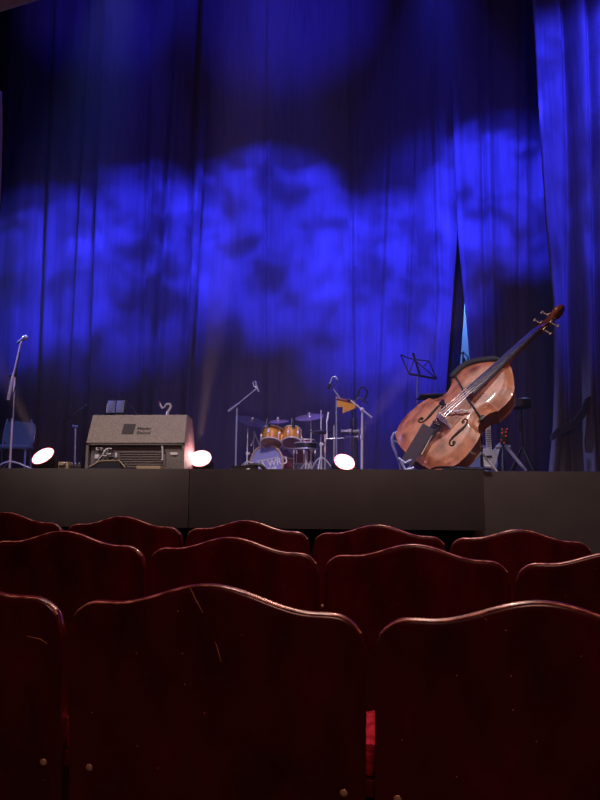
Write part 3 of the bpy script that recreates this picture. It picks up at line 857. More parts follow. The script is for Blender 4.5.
# rack toms: tilted so the tinted lower head faces the viewer
def tom(label, px, py, w_px, h_px, Y, tilt, roll, shell):
    c = P(px, py, Y)
    r = w_px / 2 / FPX * Y
    h = h_px / FPX * Y
    t = thing('rack_tom', label, 'drum', (c.x, c.y, c.z - h / 2), 'rack toms on the bass drum')
    X = TR(c, Euler((tilt, roll, 0)).to_matrix())
    MB().lathe([(r * .96, -h / 2), (r * .96, h / 2), (r * .9, h / 2), (r * .9, -h / 2)], X, 36).build('shell', shell, t)
    MB().ring(r, .008, X @ TR((0, 0, h / 2)), 36).build('top_hoop', M['chrome'], t)
    MB().ring(r, .008, X @ TR((0, 0, -h / 2)), 36).build('bottom_hoop', M['chrome'], t)
    MB().lathe([(.0001, -h / 2 + .003), (r * .97, -h / 2 + .003), (r * .97, -h / 2), (.0001, -h / 2)], X, 36).build('bottom_drumhead', M['tomskin'], t)
    MB().lathe([(.0001, h / 2 + .003), (r * .97, h / 2 + .003), (r * .97, h / 2), (.0001, h / 2)], X, 36).build('top_drumhead', M['white'], t)
    for k in range(6):
        a = 2 * PI * k / 6 + .25
        MB().tube([(r * math.cos(a), r * math.sin(a), h / 2), (r * math.cos(a), r * math.sin(a), -h / 2)], .0035, 6, X).box((r * 1.0 * math.cos(a), r * 1.0 * math.sin(a), 0), (.022, .022, .04), X).build('lug', M['chrome'], t)
    # mount to the bass drum
    MB().tube([c + Vector((.0, .10, -.02)), (P(281, 452, DY + .15).x, DY + .15, P(281, 452, DY).z)], .010).build('mount', M['chrome'], t)
tom('left rack tom with amber shell and purple lower head', 272, 437.5, 22, 15, DY - .02, R(-30), R(3), M['amber'])
tom('right rack tom with amber shell and purple lower head', 291.5, 437, 20, 14, DY - .02, R(-30), R(-3), M['amber'])
# small condenser mics on the toms
for px, lab in ((268.5, 'small clip microphone above the left rack tom'), (293.5, 'small clip microphone above the right rack tom')):
    a = P(px, 424, DY - .1)
    t = thing('clip_microphone', lab, 'microphone', (a.x, a.y, a.z), 'clip microphones on the toms')
    MB().tube([P(px, 421, DY - .1), P(px + .4, 427, DY - .1)], .018, 10).build('capsule', M['blackmetal'], t)
    MB().tube([P(px - 1.5, 418, DY - .1), P(px - 2, 424, DY - .1), P(px - 1, 430, DY - .1)], .005).build('clamp_arm', M['chair_tube'], t)

def cymbal(label, px, py, rx, Y, tx, ty, m, cap=True):
    c = P(px, py, Y); r = rx / FPX * Y
    t = thing('cymbal', label, 'cymbal', c, 'cymbals of the drum kit')
    X = TR(c, Euler((tx, ty, 0)).to_matrix())
    MB().lathe([(.006, .026), (.02, .026), (r * .16, .017), (r * .2, .008), (r * .6, .001), (r, -.009), (r, -.011), (r * .6, -.002), (r * .2, .005), (.006, .02)], X, 48).build('disc', m, t)
    if cap: MB().lathe([(.014, .026), (.016, .032), (.012, .046), (.004, .05)], X, 14).build('wing_nut', M['chrome'], t)
cymbal('small purple splash cymbal over the left rack tom', 278, 420.8, 11, DY - .05, R(16), R(-2), M['cymbal'])
cymbal('large dark crash cymbal left of the drum kit, tilted down to the right', 252, 421, 17, DY, R(20), R(17), M['darkcymbal'])
cymbal('ride cymbal on the right of the kit above the hi-hat', 309.5, 416.5, 14.5, DY, R(20), R(-6), M['cymbal'])

def straight_stand(label, px, top, Y, m, collar=None, legs=.28, lh=.22, r=.011, cat='cymbal stand', name='cymbal_stand', pxb=None):
    a = P(px, top, Y); pxb = pxb or px
    b = P(pxb, 468, Y); b.z = FZ
    t = thing(name, label, cat, (b.x, b.y, FZ), 'drum kit stands')
    mid = b.lerp(a, .5)
    MB().tube([b + Vector((0, 0, .04)), mid], r).build('lower_tube', m, t)
    MB().tube([mid, a], r * .6).build('upper_tube', m, t)
    MB().lathe([(r * 1.6, -.02), (r * 1.9, 0), (r * 1.6, .02)], TR(mid), 12).sphere(mid + Vector((.025, 0, 0)), .012).build('clutch', m, t)
    tripod(t, b, lh, legs, m, a0=.35)
    return t
straight_stand('bright vertical stand under the dark crash cymbal', 247.7, 428, DY - .1, M['chrome'], pxb=247)
t = straight_stand('chrome snare stand with crossed struts behind the left rack tom', 254, 431, DY + .1, M['chrome'], pxb=253)
MB().tube(V3([(254, 431), (260, 447)], DY + .05), .008).tube(V3([(251, 446), (256, 434)], DY + .05), .008).build('strut', M['chrome'], t)
straight_stand('thin stand carrying the splash cymbal between the toms', 278, 420, DY + .08, M['chrome'], r=.008)
straight_stand('chrome stand under the ride cymbal', 311, 418, DY - .05, M['chrome'])
# hi-hat
t = straight_stand('hi-hat stand with spread chrome legs, right of the ride cymbal stand', 321, 410, DY - .4, M['chrome'], legs=.24, lh=.26, pxb=321)
a = P(321, 432, DY - .4)
MB().lathe([(.01, .024), (.03, .022), (.13, .002), (.13, .0), (.13, -.004), (.03, -.022), (.01, -.024)], TR(a), 40).build('hi_hat_cymbals', M['darkcymbal'], t)
MB().box((P(321, 469, DY - .5).x, DY - .6, FZ + .02), (.09, .28, .015)).build('footboard', M['blackmetal'], t)
# floor tom and snare
c = P(304.5, 452, DY + .15)
t = thing('floor_tom', 'dark floor tom with chrome lugs right of the bass drum', 'drum', (c.x, c.y, FZ))
r = .125; h = .30
MB().lathe([(r, -h / 2), (r, h / 2), (r * .94, h / 2), (r * .94, -h / 2)], TR(c), 36).build('shell', M['redshell'], t)
MB().ring(r * 1.04, .009, TR((c.x, c.y, c.z + h / 2)), 36).build('top_hoop', M['chrome'], t)
MB().ring(r * 1.04, .009, TR((c.x, c.y, c.z - h / 2)), 36).build('bottom_hoop', M['chrome'], t)
MB().lathe([(.0001, h / 2 - .01), (r * .98, h / 2 - .01), (r * .98, h / 2), (.0001, h / 2)], TR(c), 36).build('drumhead', M['white'], t)
for k in range(8):
    a = 2 * PI * k / 8
    MB().box((c.x + r * 1.05 * math.cos(a), c.y + r * 1.05 * math.sin(a), c.z), (.02, .02, .06)).tube([(c.x + r * 1.05 * math.cos(a), c.y + r * 1.05 * math.sin(a), c.z - h / 2), (c.x + r * 1.05 * math.cos(a), c.y + r * 1.05 * math.sin(a), c.z + h / 2)], .004).build('lug', M['chrome'], t)
for k in range(3):
    a = 2 * PI * k / 3 - PI / 2 + .3
    MB().tube([(c.x + r * 1.12 * math.cos(a), c.y + r * 1.12 * math.sin(a), c.z), (c.x + r * 1.12 * math.cos(a), c.y + r * 1.12 * math.sin(a), FZ + .01)], .008).build('leg', M['chrome'], t)
c = P(306, 446, DY - .1)
t = thing('snare_drum', 'snare drum edge-on in pale metal, above the floor tom', 'drum', (c.x, c.y, c.z - .06))
MB().lathe([(.13, -.035), (.13, .035), (.12, .035), (.12, -.035)], TR(c), 36).build('shell', M['blackmetal'], t)
MB().ring(.137, .007, TR(c + Vector((0, 0, .036))), 36).build('top_hoop', M['chrome'], t)
MB().ring(.137, .007, TR(c - Vector((0, 0, .036))), 36).build('bottom_hoop', M['chrome'], t)
MB().lathe([(.0001, .03), (.125, .03), (.125, .036), (.0001, .036)], TR(c), 36).build('drumhead', M['white'], t)
MB().tube([c - Vector((0, 0, .04)), (c.x, c.y, FZ + .15)], .01).build('stand_post', M['chrome'], t)
for k in range(3):
    a = .5 + 2 * PI * k / 3
    MB().tube([(c.x, c.y, FZ + .2), (c.x + .2 * math.cos(a), c.y + .2 * math.sin(a), FZ + .01)], .008).build('stand_leg', M['chrome'], t)

# ------------------------------------------------------------------ percussion corner
Y = 6.9
# boom mic with hoop over the hi-hat
b = P(336.5, 468, Y)
t = thing('microphone_stand', 'dark boom microphone stand with hooped mic, rising left of the golden chimes', 'microphone stand', (b.x, Y, FZ))
MB().tube([(b.x, Y, FZ + .03), P(336.5, 396, Y)], .009).build('pole', M['chair_tube'], t)
MB().tube(V3([(333, 389), (336.5, 393), (340, 398.5)], Y - .03), .009).build('boom', M['chair_tube'], t)
MB().tube(V3([(328.5, 388.5), (330, 383), (332.5, 377.5), (335, 376.8), (337.8, 380)], Y - .03), .010).build('microphone_hoop', M['chair_tube'], t)
MB().tube(V3([(328.2, 389), (329.8, 384)], Y - .03), .018).build('microphone', M['blackmetal'], t)
MB().tube(V3([(337.5, 380.5), (336, 384), (332, 387), (333.5, 390)], Y - .03), .004).build('cable', M['black'], t)
tripod(t, b, .16, .26, M['blackmetal'])
# hooped mic, dark, leaning right
Y = 7.1
b = P(352, 468, Y)
t = thing('microphone_stand', 'black boom stand holding a rectangular hooped mic, above right of the chimes', 'microphone stand', (b.x, Y, FZ))
MB().tube([(b.x, Y, FZ + .03), P(352, 405, Y)], .008).build('pole', M['blackmetal'], t)
MB().tube(V3([(352, 405), (357, 397.5), (368, 403)], Y), .008).build('boom', M['blackmetal'], t)
MB().tube(V3([(356.5, 398), (359, 391), (361, 387.5), (364.5, 387.5), (367.5, 391.5), (366, 397), (364, 400.5)], Y), .009).build('microphone_hoop', M['blackmetal'], t)
tripod(t, b, .16, .26, M['blackmetal'])
# bright boom stand at right
Y = 6.5
b = P(361.8, 468, Y)
t = thing('microphone_stand', 'bright boom stand with straight arm crossing its top, right of the third floor lamp', 'microphone stand', (b.x, Y, FZ))
MB().tube([(b.x, Y, FZ + .03), P(362, 440, Y), P(362.3, 410, Y)], [.013, .013, .010]).build('pole', M['chrome'], t)
MB().tube(V3([(350.5, 400.5), (362, 409.5), (372, 417.5)], Y - .03), .009).build('boom', M['chrome'], t)
MB().sphere(P(362, 409.5, Y - .02), .024).build('clutch', M['chrome'], t)
MB().lathe([(.018, -.03), (.02, 0), (.018, .03)], TR(P(362, 437, Y)), 12).build('height_collar', M['steel'], t)
MB().tube(V3([(350.5, 400.5), (347.5, 399.5)], Y - .03), .014).build('microphone', M['blackmetal'], t)
MB().lathe([(.10, 0), (.10, .012), (.02, .03), (.014, .06)], TR((b.x, Y, FZ)), 24).build('base', M['chrome'], t)
# bar chimes: wooden bar on its own post with graded golden tubes
Y = 6.8
a, e = P(337.5, 399.5, Y), P(355, 403.5, Y)
t = thing('bar_chimes', 'golden bar chimes hanging from a slanting dark red wooden bar', 'chimes', (a.x, Y, a.z))
MB().tube([a + Vector((-.01, 0, .01)), e + Vector((.01, 0, .01))], .016, 8).build('bar', M['redshell'], t)
n = 16
for k in range(n):
    u = k / (n - 1)
    q = a.lerp(e, u)
    px = 338.2 + 16.3 * u
    bot = 407 if px < 343.0 else (413.5 - 5.0 * (px - 343) / 11)
    zb_ = P(px, bot, Y).z
    MB().tube([(q.x, Y, q.z - .008), (q.x, Y, zb_)], .0068, 8).build('chime', M['gold'], t)
# percussion table with small frame on top
Y = 7.3
b = P(349, 468, Y)
t = thing('percussion_table', 'small percussion table with pale top behind the third floor lamp', 'table', (b.x, Y, FZ))
a0, a1 = P(341, 432, Y), P(359, 432, Y)
MB().box(((a0.x + a1.x) / 2, Y, a0.z), (a1.x - a0.x, .25, .03), bev=.006).build('tabletop', M['chair_tube'], t)
for sx in (a0.x + .02, a1.x - .02):
    for sy in (-.1, .1):
        MB().tube([(sx, Y + sy, a0.z), (sx, Y + sy, FZ + .005)], .005).build('leg', M['blackmetal'], t)
MB().tube(V3([(346, 438), (346, 437), (358, 437)], Y - .1), .012).build('rail', M['chair_tube'], t)
t = thing('cowbell_rack', 'thin rectangular dark frame standing on the percussion table', 'percussion frame', (P(353, 430, Y).x, Y, a0.z + .015))
MB().tube([P(350.5, 430.5, Y), P(350.5, 418, Y), P(356, 418, Y), P(356, 430.5, Y)], .006).build('frame', M['blackmetal'], t)
MB().tube(V3([(353, 418), (352.5, 427)], Y), .010).build('bell', M['steel'], t)
# percussion rail at hip height with upright pale blocks
Y = 6.6
b = P(333, 468, Y)
t = thing('percussion_rack', 'low chrome percussion rack with two pale upright blocks beside the hi-hat', 'percussion rack', (b.x, Y, FZ))
MB().tube([P(325, 438.8, Y), P(344, 438.2, Y)], .006).build('rail', M['chair_tube'], t)
MB().tube([P(334, 425, Y), (P(334, 468, Y).x, Y, FZ)], .007).build('post', M['steel'], t)
MB().box(P(325.2, 438.5, Y), (.022, .03, .085), bev=.005).build('block', M['hoop'], t)
MB().box(P(325.0, 450, Y), (.018, .03, .07), bev=.005).build('block', M['hoop'], t)
MB().tube([P(325.2, 442, Y), (P(325.0, 468, Y).x, Y, FZ)], .006).build('post', M['steel'], t)
MB().tube([P(326.8, 422, Y), P(328.5, 412, Y)], .008).tube([P(327, 438, Y), P(326.8, 422, Y)], .005).build('beater', M['white'], t)

# ------------------------------------------------------------------ wire music stand
Y = 7.0
b = P(417.2, 468, Y)
t = thing('music_stand', 'black folding wire music stand, tilted desk empty, left of the double bass', 'music stand', (b.x, Y, FZ))
TL, TP, LL, LR, UR = (400.6, 354.8), (414, 352.8), (409, 373.8), (436.5, 378.8), (429, 361)
MB().tube([(b.x, Y, FZ + .2), P(417.5, 376, Y)], .010).build('pole', M['chair_tube'], t)
tripod(t, b, .3, .3, M['blackmetal'])
MB().tube(V3([(413, 353), (419.5, 374)], Y), .014).tube(V3([LL, LR], Y), .013).build('spine', M['blackmetal'], t)
MB().tube(V3([TL, (407, 357.5), (414, 359.5), UR], Y), .007).build('upper_arm', M['blackmetal'], t)
MB().tube(V3([TL, LL], Y), .007).tube(V3([UR, LR], Y), .007).build('side_arm', M['blackmetal'], t)
MB().tube(V3([LL, (414, 359.5)], Y), .006).tube(V3([(414, 359.5), LR], Y), .006).tube(V3([UR, (424, 366)], Y), .006).build('cross_wire', M['blackmetal'], t)
# second stand, desk edge-on
Y = 6.4
b = P(429, 468, Y)
t = thing('music_stand', 'black music stand with its flat desk seen edge-on, behind the bass body', 'music stand', (b.x, Y, FZ))
MB().tube([(b.x, Y, FZ + .2), P(429, 400, Y)], .010).build('pole', M['blackmetal'], t)
q = P(432.5, 396.8, Y)
MB().box((0, 0, 0), (.29, .34, .016), XF(q, 0, R(-1.5), 0), bev=.003).box((-.02, 0, -.03), (.08, .03, .04), XF(q)).build('desk', M['black'], t)
tripod(t, b, .3, .3, M['blackmetal'])

# ------------------------------------------------------------------ double bass
BY = 5.05
u = Vector((.70, .08, .70)).normalized()
wv = Vector((.72, -.45, -.53))
wv = (wv - u * wv.dot(u)).normalized()      # across the body, towards lower right
nn = wv.cross(u)
if nn.y > 0: nn = -nn                       # out of the belly, towards the viewer
br = P(441, 429, BY)                        # foot of the bridge
BZ = .385
Rb = Matrix((wv, -nn, u)).transposed()      # local x across, y into the body, z up the neck
SCL = 1.0
org = br - u * .335
XB = TR(org, Rb) @ Matrix.Scale(SCL, 4)
if Rb.determinant() < 0:
    Rb = Matrix((-wv, -nn, u)).transposed(); XB = TR(org, Rb) @ Matrix.Scale(SCL, 4)
SX = 1 if Rb.col[0].dot(wv) > 0 else -1
print('bass org', org, 'lowest side', (org + u * .28 + wv * .33).z, 'floor', FZ)
t = bpy.data.objects.new('double_bass', None); COL.objects.link(t)
WM[t] = Matrix.Translation((org.x, org.y, FZ)); t.matrix_world = WM[t]
tag(t, 'amber brown double bass leaning to the right on a stand at stage right', 'double bass')
KW = [(0, 0), (.004, .09), (.02, .17), (.06, .245), (.12, .275), (.20, .298), (.28, .302), (.36, .295), (.43, .285), (.475, .268), (.49, .262), (.50, .235), (.53, .205), (.58, .187), (.63, .185), (.68, .197), (.72, .220), (.735, .238), (.75, .236), (.80, .240), (.86, .240), (.92, .227), (.98, .192), (1.03, .145), (1.07, .105), (1.10, .065), (1.12, .03)]
def halfw(z):
    for i in range(len(KW) - 1):
        if KW[i][0] <= z <= KW[i + 1][0]:
            s = (z - KW[i][0]) / (KW[i + 1][0] - KW[i][0])
            return KW[i][1] + (KW[i + 1][1] - KW[i][1]) * s
    return .03
zs_ = sorted(set([k[0] for k in KW] + [i * .02 for i in range(57)]))
zs_ = [z for z in zs_ if z <= 1.12]
def plate(y0, arch, over, th, sgn):
    """arched plate: grid across each station"""
    vs = []; fs = []; n = 16
    for z in zs_:
        hwid = halfw(z) + over * (1 if z > .002 else 0)
        for i in range(n + 1):
            s = -1 + 2 * i / n
            x = s * hwid
            edge = min(1, max(0, (1 - abs(s)) * hwid / .09)) * min(1, z / .09) * min(1, max(0, (1.12 - z)) / .09)
            a = arch * (edge * edge * (3 - 2 * edge))
            vs.append((x, y0 + sgn * a, z))
    m = len(vs)
    vs += [(x, y - sgn * th, z) for x, y, z in vs]
    W = n + 1
    for j in range(len(zs_) - 1):
        for i in range(n):
            q = (j * W + i, j * W + i + 1, (j + 1) * W + i + 1, (j + 1) * W + i)
            fs.append(q); fs.append(tuple(m + k for k in reversed(q)))
        fs.append((j * W, (j + 1) * W, m + (j + 1) * W, m + j * W))
        fs.append((j * W + n, m + j * W + n, m + (j + 1) * W + n, (j + 1) * W + n))
    for i in range(n):
        fs.append((i, m + i, m + i + 1, i + 1))
        k = (len(zs_) - 1) * W
        fs.append((k + i, k + i + 1, m + k + i + 1, m + k + i))
    return MB().add(vs, fs, XB)
DEP = .20
plate(0.0, .030, .008, .006, -1).build('belly', M['basstop'], t)
plate(DEP, .018, .008, .006, 1).build('back', M['bassback'], t)
out = [(halfw(z), z) for z in zs_] + [(-halfw(z), z) for z in reversed(zs_)]
vs = [(x, 0, z) for x, z in out] + [(x, DEP, z) for x, z in out]
n = len(out)
MB().add(vs, [(i, (i + 1) % n, (i + 1) % n + n, i + n) for i in range(n)], XB).build('ribs', M['bassback'], t)
# f holes
for q in (-1, 1):
    half = [(0, 0), (.005, .03), (.010, .060), (.009, .088), (-.006, .112), (-.026, .110), (-.034, .092), (-.024, .080)]
    full = [(-x, -z) for x, z in reversed(half[1:])] + half
    pts = [(q * (.140 + x - .10 * z), -.0285, .39 + z * 1.12) for x, z in full]
    rr = [.010, .009, .008, .007, .008, .010, .012, .0125, .012, .010, .008, .007, .008, .009, .010]
    mb = MB().tube([Vector(p) for p in pts], rr, 8, XB @ Matrix.Diagonal((1, 1, 1, 1)))
    mb.sphere((pts[0][0], -.029, pts[0][2]), .016, (1, .3, 1), XB)
    mb.sphere((pts[-1][0], -.029, pts[-1][2]), .014, (1, .3, 1), XB)
    mb.build('f_hole', M['iron'], t)
# bridge, tailpiece, fingerboard, neck, strings
MB().prism([(-.075, 0), (-.055, .0), (-.04, .02), (-.015, .025), (0, .015), (.015, .025), (.04, .02), (.055, 0), (.075, 0), (.066, .04), (.05, .06), (.055, .09), (.045, .125), (.02, .142), (-.02, .142), (-.045, .125), (-.055, .09), (-.05, .06), (-.066, .04)], -.009, .009,
           XB @ TR((0, -.03, BZ)) @ Euler((R(90), 0, 0)).to_matrix().to_4x4()).build('bridge', M['maplebridge'], t)
BH = .165
MB().add([(-.028, -.035, .05), (.028, -.035, .05), (.045, -.11, .32), (-.045, -.11, .32), (-.02, -.05, .05), (.02, -.05, .05), (.032, -.135, .32), (-.032, -.135, .32)],
         [(0, 1, 2, 3), (7, 6, 5, 4), (0, 4, 5, 1), (1, 5, 6, 2), (2, 6, 7, 3), (3, 7, 4, 0)], XB).build('tailpiece', M['ebony'], t)
qv = [(423, 423), (434, 430), (412, 466), (401, 460)]
MB().add([P(x, y, 4.93) for x, y in qv] + [P(x, y, 4.97) for x, y in qv], [(0, 1, 2, 3), (7, 6, 5, 4), (0, 4, 5, 1), (1, 5, 6, 2), (2, 6, 7, 3), (3, 7, 4, 0)]).build('bow_quiver', M['ebony'], t)
MB().tube([(0, -.03, .06), (0, 0.0, .0), (0, .05, -.01)], .008, 8, XB).build('tail_wire', M['blackmetal'], t)
ZN = 1.52
def fbw(z): return .046 - (z - .70) / (ZN - .70) * .024
vs = []; fs = []
st_n = 12
for j in range(st_n + 1):
    z = .70 + (ZN - .70) * j / st_n
    ytop = -.125 + (z - .70) / (ZN - .70) * .105
    w2 = fbw(z)
    for i in range(9):
        a = PI * i / 8
        vs.append((w2 * math.cos(a), ytop + .012 - .014 * math.sin(a), z))
for j in range(st_n):
    for i in range(8):
        fs.append((j * 9 + i, j * 9 + i + 1, (j + 1) * 9 + i + 1, (j + 1) * 9 + i))
    fs.append((j * 9 + 8, j * 9, (j + 1) * 9, (j + 1) * 9 + 8))
fs.append(tuple(range(9))); fs.append(tuple(st_n * 9 + k for k in range(8, -1, -1)))
MB().add(vs, fs, XB).build('fingerboard', M['ebony'], t)
MB().tube([(0, .02, 1.06), (0, .0, 1.10), (0, -.015, 1.16), (0, .012, 1.30), (0, .022, 1.50), (0, .03, 1.56)], [.05, .042, .030, .024, .021, .022], 14, XB).build('neck', M['scrollwood'], t)
# pegbox and scroll
sc = thing('x', 'x', 'x', (0, 0, 0)); bpy.data.objects.remove(sc)
MB().add([(-.024, -.02, 1.52), (.024, -.02, 1.52), (.026, .045, 1.52), (-.026, .045, 1.52), (-.018, .012, 1.74), (.018, .012, 1.74), (.02, .06, 1.74), (-.02, .06, 1.74)],
         [(0, 1, 2, 3), (7, 6, 5, 4), (0, 4, 5, 1), (1, 5, 6, 2), (2, 6, 7, 3), (3, 7, 4, 0)], XB).build('pegbox', M['scrollwood'], t)
pts = []; rr = []
for i in range(50):
    s = i / 49
    a = -PI * .35 + s * 2 * PI * 1.75
    rad = .060 * (1 - s * .80)
    pts.append((0, .045 - rad * math.cos(a), 1.775 + rad * math.sin(a))); rr.append(.029 * (1 - s * .45))
MB().tube(pts, rr, 10, XB).sphere((0, .045, 1.775), .018, (1.7, 1, 1), XB).build('scroll', M['scrollwood'], t)
for k, zp in enumerate((1.56, 1.60, 1.65, 1.70)):
    q = -1 if k % 2 else 1
    pg = MB().tube([(-q * .03, .02, zp), (q * .085, .02, zp)], .006, 8, XB).build('tuning_peg', M['brass'], t)
    MB().sphere((q * .095, .02, zp), .016, (.5, .5, 1.2), XB).build('peg_key', M['brass'], pg)
    MB().box((q * .03, .02, zp), (.008, .05, .035), XB, bev=.002).build('gear_plate', M['brass'], pg)
for k in range(4):
    s = (k - 1.5)
    MB().tube([(s * .013, -.125, .30), (s * .022, -.175, BZ), (s * .010, -.035, ZN), (s * .008, .005, 1.56 + .03 * k)], .0038, 6, XB).build('string', M['string'], t)
# strap around the waist and padded black rest against the upper bout
SL = -SX
MB().tube([(SL * .262, .02, .80), (SL * .24, -.02, .775), (SL * .12, -.04, .72), (0, -.043, .66), (-SL * .12, -.04, .62), (-SL * .195, -.012, .60), (-SL * .2, .05, .60)], .007, 8, XB).box((-SL * .197, -.02, .60), (.03, .03, .05), XB, bev=.005).build('strap', M['black'], t)
MB().tube([(-SL * .02 * k + SL * .05, -.05 - .01 * (k % 3), .455 + .018 * k) for k in range(8)], .009, 8, XB).build('pickup_cable', M['white'], t)
MB().tube([(SL * .15, -.03, .50), (SL * .13, -.07, .52), (SL * .11, -.10, .50), (SL * .05, -.14, .46)], .013, 8, XB).build('clip_microphone', M['black'], t)
MB().tube([(SL * .03, -.13, .35), (-SL * .01, -.10, .34), (-SL * .03, -.14, .31), (0, -.15, .29), (SL * .03, -.13, .31)], .009, 8, XB).build('tail_microphone', M['blackmetal'], t)
MB().tube([(-SL * .01, -.12, .31), (-SL * .03, -.09, .2), (-SL * .07, -.08, .05)], .006, 8, XB).build('cable', M['steel'], t)
MB().tube([(0, .08, .01), (0, .08, -.12)], .008, 8, XB).build('endpin', M['chrome'], t)

# stand for the bass: padded yoke round the upper bout, post and tripod
pts = []; 
for i in range(22):
    z = .75 + .365 * i / 21
    pts.append(XB @ Vector((SL * (halfw(z) + .022), -.005, z)))
yk = P(482, 440, 5.25)
t = thing('instrument_stand', 'black padded instrument stand cradling the double bass, tripod below it', 'instrument stand', (P(482, 468, 5.32).x, 5.32, FZ))
MB().tube(pts, [.014] + [.026] * 20 + [.016], 10).build('padded_yoke', M['yoke'], t)
bs = XB @ Vector((SL * .2, DEP + .07, .95)); lo = Vector((P(482, 468, 5.32).x, 5.32, FZ + .28))
MB().tube([pts[12], XB @ Vector((SL * .28, DEP + .05, .93)), XB @ Vector((0, DEP + .06, .80)), Vector((lo.x, 5.38, lo.z + .25)), lo], .014).tube([lo, (lo.x, lo.y, FZ + .08)], .012).build('post', M['blackmetal'], t)
for q in (P(460, 470, 5.1), P(499, 470, 5.1), P(484, 470, 5.6)):
    MB().tube([(lo.x, lo.y, FZ + .20), (q.x, q.y, FZ + .012)], .010).build('leg', M['steel'], t)
# blue-lit tubular frame at the foot of the bass
Y = 5.3
t = thing('tubular_stand', 'blue lit tubular metal rest at the lower left of the double bass', 'instrument stand', (P(400, 468, Y).x, Y, FZ))
MB().tube(V3([(401, 432), (394, 433.5), (392, 438), (393, 446), (397, 455), (400, 464), (402, 471)], Y), .014).tube(V3([(392, 441), (400, 443)], Y), .011).build('arm', M['bluetube'], t)
MB().tube(V3([(398, 458), (405, 463), (411, 460)], Y - .45), .011).tube(V3([(401, 461), (405, 470), (414, 468)], Y - .45), .013).tube([P(399, 461, Y - .02), P(399, 459, Y - .45)], .011).build('foot_rest', M['bluetube'], t)

# ------------------------------------------------------------------ behind the bass: guitar, stool
Y = 6.3
gb = P(490, 468, Y)
t = thing('electric_guitar', 'white electric guitar upright behind the tripod, below the bass body', 'guitar', (gb.x, Y, FZ + .05))
MB().box(P(488, 425, Y), (.052, .022, .60), bev=.006).build('neck', M['maplebridge'], t)
for k in range(9):
    MB().box(P(488, 431 + k * 2.2, Y) + Vector((0, -.014, 0)), (.056, .004, .006)).build('fret', M['ebony'], t)
q = [(483, 449), (487, 447), (491, 451), (494, 449), (499, 443), (500, 446), (497, 456), (495, 463), (492, 469), (485, 469), (482, 462)]
MB().prism([(P(x, y, Y).x, P(x, y, Y).z) for x, y in q], Y - .04, Y + .0).build('body', M['gwhite'], t)
MB().box(P(488.5, 456.5, Y - .045), (.065, .01, .018), bev=.002).build('pickup', M['black'], t)
MB().tube([P(484, 466, Y - .06), P(491, 466, Y - .06)], .006).build('bridge', M['chrome'], t)
t = thing('guitar_stand', 'blue-grey angled stand leg structure right of the white guitar', 'stand', (P(505, 468, 6.1).x, 6.1, FZ))
Y = 6.1
MB().tube([P(502, 440, Y), P(505, 445, Y), P(526, 471, Y - .1)], .016).build('leg', M['steel'], t)
MB().tube([P(504, 445, Y), P(503, 471, Y + .2)], .016).build('leg', M['steel'], t)
MB().tube([P(496, 447, Y), P(510, 447, Y)], .018).build('crossbar', M['steel'], t)
# blue rounded case piece
Y = 6.6
p = P(481, 455, Y)
MBc = MB().lathe([(.0001, -.04), (.16, -.04), (.17, 0), (.16, .04), (.0001, .04)], TR((p.x, Y, FZ + .18), frame((0, -1, 0))), 30)
tag(MBc.build('drum_case', M['paper'], org=(p.x, Y, FZ)), 'round pale blue case standing on edge behind the bass stand', 'case')
# stool
Y = 6.6
p = P(520, 403, Y)
t = thing('stool', 'round black stool behind the double bass at right', 'stool', (p.x, Y, FZ))
MB().lathe([(.0001, -.055), (.10, -.055), (.112, -.045), (.115, .03), (.105, .045), (.0001, .05)], TR(p), 32).build('seat', M['black'], t)
MB().tube([(p.x, Y, p.z - .05), (p.x, Y, FZ + .3)], .018).build('post', M['iron'], t)
for k in range(4):
    a = .4 + k * PI / 2
    MB().tube([(p.x, Y, FZ + .34), (p.x + .2 * math.cos(a), Y + .2 * math.sin(a), FZ + .01)], .012).build('leg', M['iron'], t)
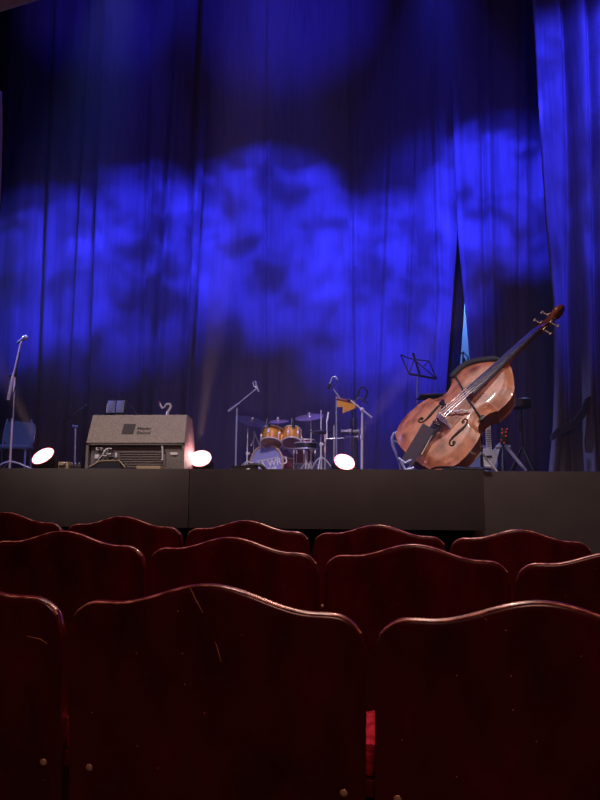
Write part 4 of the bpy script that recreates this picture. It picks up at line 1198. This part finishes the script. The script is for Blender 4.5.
# small red-lit pedal controls
Y = 6.0
p = P(503, 436, Y)
t = thing('effects_controller', 'small dark panel with red lights on a thin pole right of the bass body', 'controller', (p.x, Y, FZ))
MB().tube([(p.x, Y, FZ + .01), (p.x, Y, p.z)], .008).build('pole', M['iron'], t)
MB().box(P(504.5, 437, Y), (.07, .03, .14), bev=.006).build('panel', M['black'], t)
MB().lathe([(.1, 0), (.1, .01), (.02, .02)], TR((p.x, Y, FZ)), 20).build('base', M['iron'], t)
led = mat('red_led', (.6, .02, .02), .4, emit=((1, .05, .05), .3))
for (px, py) in ((502, 429), (502, 433), (501, 440), (504, 443), (507, 429), (506, 432), (506, 436)):
    MB().sphere(P(px, py, Y - .02), .007).build('indicator_light', led, t)
# cable loops on the stage edge
tag(MB().tube([Vector((P(x, 470, 4.2).x, yy, P(x, y_, 4.2).z)) for x, y_, yy in ((429, 470, 4.1), (434, 468, 4.15), (445, 467.2, 4.2), (456, 467.4, 4.2), (466, 468.6, 4.1), (478, 469.6, 4.0), (484, 470.0, 4.0))], .008, 8)
    .tube([Vector((P(x, 470, 4.1).x, yy, P(x, y_, 4.1).z)) for x, y_, yy in ((440, 470, 4.0), (455, 469.3, 3.95), (470, 469.8, 3.9))], .007, 8)
    .build('cable', M['black'], org=(P(455, 470, 4.2).x, 4.15, FZ)), 'black cable looping along the stage edge in front of the double bass', 'cable')

# ------------------------------------------------------------------ haze over the stage
hz = bpy.data.materials.new('stage_haze'); hz.use_nodes = True
nt = hz.node_tree
nt.nodes.remove(nt.nodes['Principled BSDF'])
vsn = nt.nodes.new('ShaderNodeVolumeScatter')
vsn.inputs['Density'].default_value = .012
vsn.inputs['Anisotropy'].default_value = .2
nt.links.new(vsn.outputs[0], nt.nodes['Material Output'].inputs['Volume'])
ho = MB().box((0, (4.1 + 8.9) / 2, (FZ + .01 + 7.0) / 2), (9, 4.8, 7.0 - FZ - .01)).build('stage_haze', hz)
tag(ho, 'thin haze hanging over the stage in the lamp beams', 'haze', kind='stuff')
